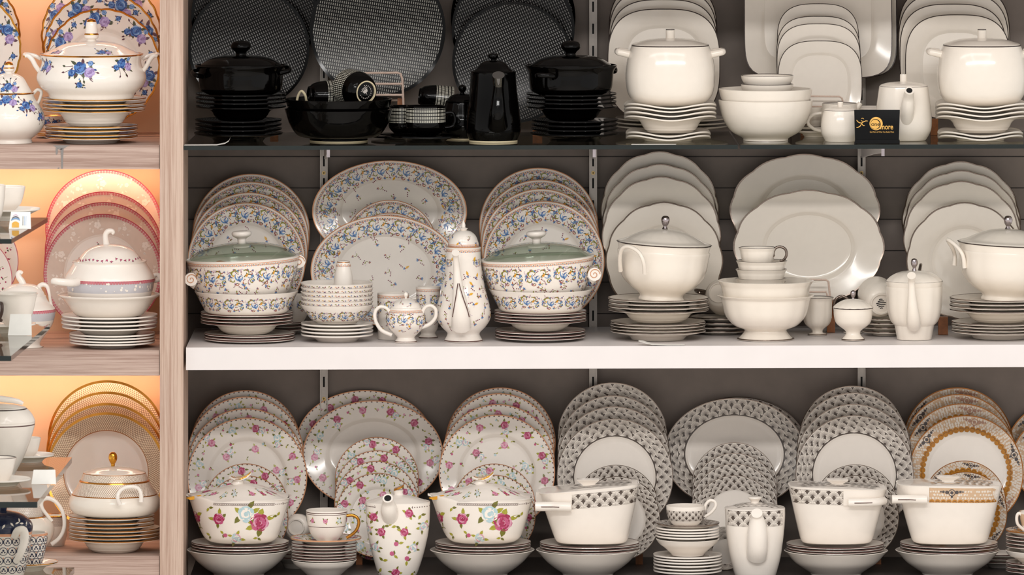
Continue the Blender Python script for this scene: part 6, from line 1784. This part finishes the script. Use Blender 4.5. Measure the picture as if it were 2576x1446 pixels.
lean_set('serving_platter', 'beige', 'oval beige dotted platter cut off by the frame', 'beyond the beige plates', [(2704, 1000, 172), (2716, 1030, 172)], .44, .024, cat='platter', ax=1.0, ay=.76)

def fan_band(w, rows, fr):
    o = []
    for j in range(rows):
        n = int(w / (fr * 2)) + 2
        for i in range(n):
            x = -w / 2 + fr * 2 * (i + .5 * (j % 2)); y = ((rows - 1) / 2 - j) * fr * 1.05 - fr * .35
            o += [(m, [(x + u, y + v) for u, v in P if True], l + j) for m, P, l in fan(fr)]
    return o
def clip_low(polys, v0):
    return [(m, [(u, max(v, v0)) for u, v in P], l) for m, P, l in polys if max(v for _, v in P) > v0 + 1e-5]
def beige_band(w, h, rng):
    o = dots_band(-w / 2, -h / 2 + .006, w, h - .010, rng, step=.0058)
    n = int(w / .0125)
    for i in range(n): o += disc(-w / 2 + .0125 * (i + .5), -h / 2 + .001, .0062, 'amber_print', 9, layer=3) + stroke(arc(-w / 2 + .0125 * (i + .5), -h / 2 - .001, .0042, .3, 2.8, 5), .0008, .0008, 'brown_line', 4)
    for k in range(int(w / .10)): o += xf(medallion(1.1, 'slate_print'), -w / 2 + .05 + .10 * k, h * .18)
    return [(m, [(u, max(v, -h / 2)) for u, v in P], l) for m, P, l in o]
def angular_tureen(x_l, x_r, b_l, b_r, y_t, y_l, y_r, block, bar, knob, lab, kind, bandy, ybot=1364, group='angular tureens'):
    """Squared tureen: rim corners x_l, x_r; foot b_l, b_r; rim rows y_l, y_r at the corners."""
    cx = (b_l + b_r) / 2
    p = Pot('soup_tureen', 'bot', Bf, cx, lab, 'tureen', group, yb=ybot)
    yt = y_t
    def rimf(x, y): return (y_l + (y_r - y_l) * (x + 1) / 2 - yt) * -1
    hh = ybot - yt
    lv = []
    for t, n in ((0, 2.8), (.05, 2.8), (.35, 3.2), (.7, 3.6), (.9, 4.0), (.93, 4.0), (1, 4.2)):
        q = t ** .85
        e_ = 8 * max(0, 1 - t / .05)
        xl = b_l + (x_l - b_l) * q + e_; xr = b_r + (x_r - b_r) * q - e_
        lv.append((ybot - hh * t, xl, xr, 50 + 38 * q, n, n))
    L = Loft(p, lv, rimf)
    y0, y1 = bandy
    mid = (x_l + x_r) / 2
    mots = []
    bx0, bx1 = block[0], block[1]
    side = -1 if (bx0 + bx1) / 2 < mid else 1
    ext = [(bx1, x_r - 2)] if side < 0 else [(x_l + 2, bx0), (bx1, x_r - 2)]
    for a, b in ext:
        w = (b - a) * p.s; h = (y1 - y0) * p.s; c = (a + b) / 2; cy = (y0 + y1) / 2
        sl = (y_r - y_l) / (x_r - x_l)
        cyl = cy + sl * (c - mid)
        if w < .01: continue
        if kind == 'fan':
            polys = [('fan_ground', [(-w / 2 + w * i / 48, -h / 2), (-w / 2 + w * (i + 1) / 48, -h / 2), (-w / 2 + w * (i + 1) / 48, h / 2), (-w / 2 + w * i / 48, h / 2)], -1) for i in range(48)]
            for m, P, l in fan_band(w + .02, 4, .0118):
                Q_ = [(min(max(u, -w / 2), w / 2), min(max(v, -h / 2), h / 2)) for u, v in P]
                if max(u for u, _ in Q_) - min(u for u, _ in Q_) > 1e-5 and max(v for _, v in Q_) - min(v for _, v in Q_) > 1e-5: polys.append((m, Q_, l))
        else:
            polys = [('tan_band', [(-w / 2 + w * i / 48, -h / 2), (-w / 2 + w * (i + 1) / 48, -h / 2), (-w / 2 + w * (i + 1) / 48, h / 2), (-w / 2 + w * i / 48, h / 2)], -1) for i in range(48)]
            rb = random.Random(4)
            for m, P, l in beige_band(w, h, rb):
                polys.append((m, [(min(max(u, -w / 2), w / 2), min(v, h / 2)) for u, v in P], l))
            polys += [('gold_line', [(-w / 2, h / 2 - .0012), (w / 2, h / 2 - .0012), (w / 2, h / 2), (-w / 2, h / 2)], 4)] if False else []
        polys = [(m, [(u, v - sl * u) for u, v in P], l) for m, P, l in polys]
        mots.append((polys, c, cyl))
    L.build('body', 'porcelain', motifs=mots, seg=128)
    rise = lambda t: 6 * sin(min(1, t) * PI / 2)
    mb, nm = L.cover('lid', 'porcelain', rise, k0=.97, edge=.5, band=None)
    top = L.lv[-1]
    def lp(u, v, e):
        """A point of the lid's top for plan coordinates u, v in -1..1."""
        k = max(abs(u), abs(v), 1e-4)
        ang = math.atan2(-v, u)
        r = math.hypot(u, v)
        rim_ = L.pt(top, 1, ang, 0, 1.0)
        ex = math.hypot((rim_[0] - (L.c(top) - p.cx) * p.s), rim_[1]) 
        q = L.pt(top, 1, ang, 0, min(r, .97))
        return (q[0], q[1], q[2] + (rise(1 - min(r, .97) / .97) + .5) * p.s + e)
    lid = mb.build('lid', p.root)
    m4 = MB(); rb = random.Random(6)
    for i in range(11):
        for j in range(7):
            u0, v0 = -.72 + .144 * i + (.07 if j % 2 else 0), -.62 + .2 * j
            if math.hypot(u0, v0) > .86 or abs(u0) < .16 and abs(v0) < .25 or u0 < -.25 and side < 0: continue
            for m, P, l in (fan(.075) if kind == 'fan' else disc(0, 0, .05, 'tan_band', 8) + disc(.03, .03, .025, 'slate_print', 6, layer=1)):
                m4.poly([lp(u0 + a, v0 + b * 1.4, .0005 + l * .0001 + j * .00008) for a, b in P], m)
    m4.build('printed_band', lid)
    kx0, kx1, ky0, ky1 = knob; ky0 -= 3
    c = (kx0 + kx1) / 2; w = (kx1 - kx0) / 2
    m5 = MB()
    m5.rings([[p.L(c + a * x, y, b * dpt) for a, b in ((-1, -1), (1, -1), (1, 1), (-1, 1))] for x, y, dpt in ((w * .55, ky1 + 4, .012), (w * .5, (ky0 + ky1) / 2, .012), (w * .9, ky0 + 4, .017), (w, ky0 + 1, .019), (w * .95, ky0, .018))], 'porcelain')
    m5.build('knob', lid)
    # block and bar handle
    zf = Vector(L.front(p.L((bx0 + bx1) / 2, 0)[0], p.L(0, (block[2] + block[3]) / 2)[2], 0))
    yf = zf.y
    m6 = MB()
    e0, e1 = (block[2], block[3])
    def fr(px, py, e): 
        q = L.front(p.L(px, py)[0], p.L(px, py)[2], 0)
        return (p.L(px, py)[0], q[1] - e, p.L(px, py)[2])
    xs = [bx0 + (bx1 - bx0) * i / 8 for i in range(9)]
    m6.rings([[fr(x, e0, .004), fr(x, e1, .004), fr(x, e1, -.010), fr(x, e0, -.010)] for x in xs], 'porcelain')
    blk = m6.build('handle', p.root)
    m7 = MB(); h0, h1 = bar[2], bar[3]; r_ = (h1 - h0) / 2 * p.s
    pts = [p.L(bar[0] + (bar[1] - bar[0]) * i / 6, (h0 + h1) / 2, 0) for i in range(7)]
    pts = [(x, fr(p.cx + x / p.s, (h0 + h1) / 2, 0)[1] - .012, z) for x, y, z in pts]
    if side < 0: pts = [(x, min(y, pts[3][1]) - .002, z) for x, y, z in pts]
    m7.tube(pts, r_, 'porcelain', 16, smooth=2); m7.build('grip', blk)
    m8 = MB(); q0 = [(x * 1.0, y - r_ - .0004, z) for x, y, z in pts[1:-2]]
    m8.tube(q0, .0009, 'brown_line', 6, smooth=1); m8.build('slot_line', blk)
    return p
angular_tureen(1353, 1607, 1401, 1576, 1224, 1236, 1213, (1348, 1438, 1234, 1280), (1346, 1436, 1253, 1277), (1451, 1508, 1208, 1233), 'squared tureen with fan band, grip pointing to the rose set', 'fan', (1232, 1269))
angular_tureen(1983, 2230, 2017, 2191, 1221, 1218, 1226, (2118, 2218, 1226, 1263), (2130, 2220, 1244, 1265), (2079, 2134, 1208, 1226), 'squared tureen with fan band beside the beige set', 'fan', (1226, 1262))
angular_tureen(2255, 2519, 2297, 2482, 1215, 1214, 1217, (2256, 2333, 1214, 1250), (2240, 2328, 1236, 1258), (2354, 2414, 1200, 1219), 'squared tureen with beige and orange band', 'beige', (1219, 1256))

flat_cup(1725, .13, 1272, 1326, 49, 'white cup with fan band on the fan saucer stack', [([(m, P, l) for m, P, l in fan_band(.28, 3, .0074)], 0, 1295)], [(1772, 1300, .0), (1788, 1290, 0), (1800, 1274, 0), (1798, 1262, 0), (1786, 1259, 0), (1776, 1268, 0), (1772, 1282, 0)], 'porcelain', bands=[(1307, 1282, 'fan_ground')])
stack_up('bot', .13, 1730, 'fan', 'fan printed', 'right under the fan band cup', [('a', 1322, 80)])
stack_up('bot', .13, 1730, 'plain', 'white', 'below the fan band cup', [('a', 1332, 80), ('a', 1339, 80), ('a', 1346, 80), ('a', 1353, 80)])
deep_bowl(1730, .13, 1355, 80, 'white bowl in the middle of the fan saucer stack', yb_=1396)
stack('bot', .13, 1730, 'plain', 'white', 'below the bowl of the fan stack', [('a', 1402, 87), ('a', 1409, 87), ('a', 1416, 87), ('a', 1424, 87), ('a', 1433, 87), ('a', 1441, 87)])
p = Pot('pitcher', 'bot', .13, 1899, 'white lidded pitcher with fan band, spout to the front', 'pitcher')
b0 = p.yb
lv = [(b0, 1850, 1950, 48, 2.3, 2.3), (b0 - 6, 1847, 1953, 50, 2.3, 2.3), (1400, 1836, 1964, 58, 2.4, 2.4), (1340, 1826, 1972, 64, 2.5, 2.5), (1300, 1824, 1975, 66, 2.6, 2.6), (1282, 1823, 1975, 66, 2.7, 2.7), (1277, 1823, 1975, 66, 2.7, 2.7)]
L = Loft(p, lv, None)
w = 138 * p.s
pol = [('fan_ground', [(-w / 2 + w * i / 20, -.018), (-w / 2 + w * (i + 1) / 20, -.018), (-w / 2 + w * (i + 1) / 20, .016), (-w / 2 + w * i / 20, .016)], -1) for i in range(20)]
for m, P, l in fan_band(w, 4, .0112):
    pol.append((m, [(min(max(u, -w / 2), w / 2), min(max(v, -.018), .016)) for u, v in P], l))
L.build('body', 'porcelain', motifs=[(pol, 1899, 1297)], seg=128)
mb, nm = L.cover('lid', 'porcelain', lambda t: 12 * sin(t * PI / 2), k0=.97, edge=.5); l = mb.build('lid', p.root)
top = L.lv[-1]; m4 = MB()
for i in range(9):
    for j in range(5):
        u0, v0 = -.64 + .16 * i + (.08 if j % 2 else 0), -.6 + .25 * j
        if math.hypot(u0, v0) > .85 or math.hypot(u0, v0) < .25: continue
        for m, P, la in fan(.085):
            pts = []
            for a, b in P:
                u, v = u0 + a, v0 + b * 1.3; r = min(math.hypot(u, v), .96); q = L.pt(top, 1, math.atan2(-v, u), 0, r)
                pts.append((q[0], q[1], q[2] + (12 * sin((1 - r / .97) * PI / 2) + .5) * p.s + .0006 + la * .0001))
            m4.poly(pts, m)
m4.build('printed_band', l)
p.solid('knob', [(10, 1266), (11, 1260), (17, 1254), (17.5, 1251), (14, 1249), (0, 1248.5)], 'porcelain', parent=l, seg=36)
p.tube('spout', [(1902, 1392, -.045), (1903, 1370, -.058), (1903, 1340, -.064), (1903, 1310, -.066), (1902, 1290, -.072), (1901, 1281, -.08)], [27, 27, 26, 22, 15, 14], 'porcelain', seg=24)
p.tube('handle', [(1899, 1300, .05), (1899, 1296, .09), (1899, 1330, .11), (1899, 1390, .09), (1899, 1405, .06)], 5, 'porcelain')
# saucer stack cut by the frame
stack_up('bot', .13, 2612, 'beige', 'beige printed', 'right under the cup cut by the frame', [('a', 1340, 83)])
stack_up('bot', .13, 2612, 'plain_brown', 'white', 'beside the beige tureen', [('a', 1351, 83), ('a', 1360, 83), ('a', 1369, 83), ('a', 1378, 83)])
deep_bowl(2612, .13, 1384, 83, 'white bowl cut by the frame beside the beige tureen', yb_=1418)
stack('bot', .13, 2612, 'plain_brown', 'white', 'below the bowl cut by the frame', [('a', 1420, 83), ('a', 1430, 83), ('a', 1440, 83)])
p = Pot('tea_cup', 'bot', .13, 2612, 'beige printed cup cut by the frame, handle showing', 'cup', yb=1341)
p.body('cup', [(22, 1341), (24, 1339), (34, 1338), (44, 1314), (48, 1286)], 'porcelain', bands=[(1318, 1290, 'tan_band')])
p.tube('handle', [(2572, 1296, -.01), (2562, 1290, -.01), (2557, 1300, -.01), (2560, 1318, -.01), (2576, 1332, -.01)], 4, 'porcelain')
stack('bot', .30, 2520, 'plain_brown', 'shaded white', 'in shadow behind the beige tureen', [('a', 1396, 60), ('a', 1405, 60), ('a', 1414, 60)])

wire_rack('plate_rack', 'thin wire rack carrying the beige platters at the frame edge', 'bot', [[(2640, 1405, 0), (2640, 1300, 0), (2760, 1300, 0), (2760, 1405, 0)], [(2640, 1300, 0), (2640, 1300, -.05), (2760, 1300, -.05), (2760, 1300, 0)]], 2.2, 'dark_wire', [], .488, base=(2700,))
# ================================================================ camera and light
cd = bpy.data.cameras.new('camera'); co = bpy.data.objects.new('camera', cd); COL.objects.link(co)
co.location = (0, -D0, HC); co.rotation_euler = (math.radians(90), 0, 0)
cd.sensor_width = 36.0; cd.lens = F * 36.0 / 2576.0
cd.shift_y = (723.0 - (723.0 - YH + 723.0 - 723.0) - 723.0) / 2576.0
cd.clip_end = 60
cd.dof.use_dof = True; cd.dof.focus_distance = D0 + .15; cd.dof.aperture_fstop = 11.0
SC.camera = co

def area(name, loc, target, sx, sy, power, col):
    l = bpy.data.lights.new(name, 'AREA'); l.shape = 'RECTANGLE'; l.size = sx; l.size_y = sy; l.energy = power; l.color = col
    o = bpy.data.objects.new(name, l); COL.objects.link(o); o.location = loc
    d = Vector(target) - Vector(loc)
    o.rotation_euler = d.to_track_quat('-Z', 'Y').to_euler()
    return o
zc = ZY(870, 0)
KEY = 1.0
area('ceiling_strip_light', (0.3, -6.2, zc + 2.75), (0.1, .2, zc), 5.0, .22, 118 * KEY, (1, .975, .95))
area('ceiling_strip_light', (-.4, -3.0, zc + 2.6), (0, .2, zc), 4.0, .25, 15 * KEY, (1, .975, .95))
for x_ in (-1.5, .1, 1.7):
    area('ceiling_tube_light', (x_, -9.0, zc + 2.7), (x_, -8.99, zc), .08, 14.0, 30 * KEY, (1, .975, .95))
for yy, e in ((-172, 1.0), (425, 1.0), (944, 1.0)):
    xa, xb_ = W(-260, 0, .05).x, W(396, 0, .05).x
    area('shelf_strip_light', ((xa + xb_) / 2, .40, ZY(yy, 0) - .006), ((xa + xb_) / 2, .455, ZY(yy, 0) - .30), xb_ - xa, .02, 1.15 * e, (1, .58, .38))
wd = bpy.data.worlds.new('world'); SC.world = wd; wd.use_nodes = True
nt = wd.node_tree; bg = nt.nodes['Background']
tc = nt.nodes.new('ShaderNodeTexCoord'); sx_ = nt.nodes.new('ShaderNodeSeparateXYZ'); mr = nt.nodes.new('ShaderNodeMapRange'); rp = nt.nodes.new('ShaderNodeValToRGB')
nt.links.new(tc.outputs['Generated'], sx_.inputs[0]); nt.links.new(sx_.outputs[2], mr.inputs[0]); mr.inputs[1].default_value = -1; mr.inputs[2].default_value = 1
nt.links.new(mr.outputs[0], rp.inputs[0])
e = rp.color_ramp.elements
e[0].position = 0.0; e[0].color = (.75, .725, .70, 1); e[1].position = 1.0; e[1].color = (.8, .785, .765, 1)
for q, v in ((.44, .72), (.52, .60), (.60, .46), (.72, .46)):
    z = e.new(q); z.color = (v, v * .98, v * .955, 1)
nt.links.new(rp.outputs[0], bg.inputs['Color']); bg.inputs['Strength'].default_value = 1.2
vs = SC.view_settings; vs.view_transform = 'Standard'; vs.look = 'None'; vs.exposure = 0.2; vs.gamma = 1.0
cy = SC.cycles
cy.use_denoising = True
cy.max_bounces = 8; cy.diffuse_bounces = 3; cy.glossy_bounces = 4; cy.transmission_bounces = 6; cy.transparent_max_bounces = 10
cy.caustics_reflective = False; cy.caustics_refractive = False
cy.sample_clamp_indirect = 4.0
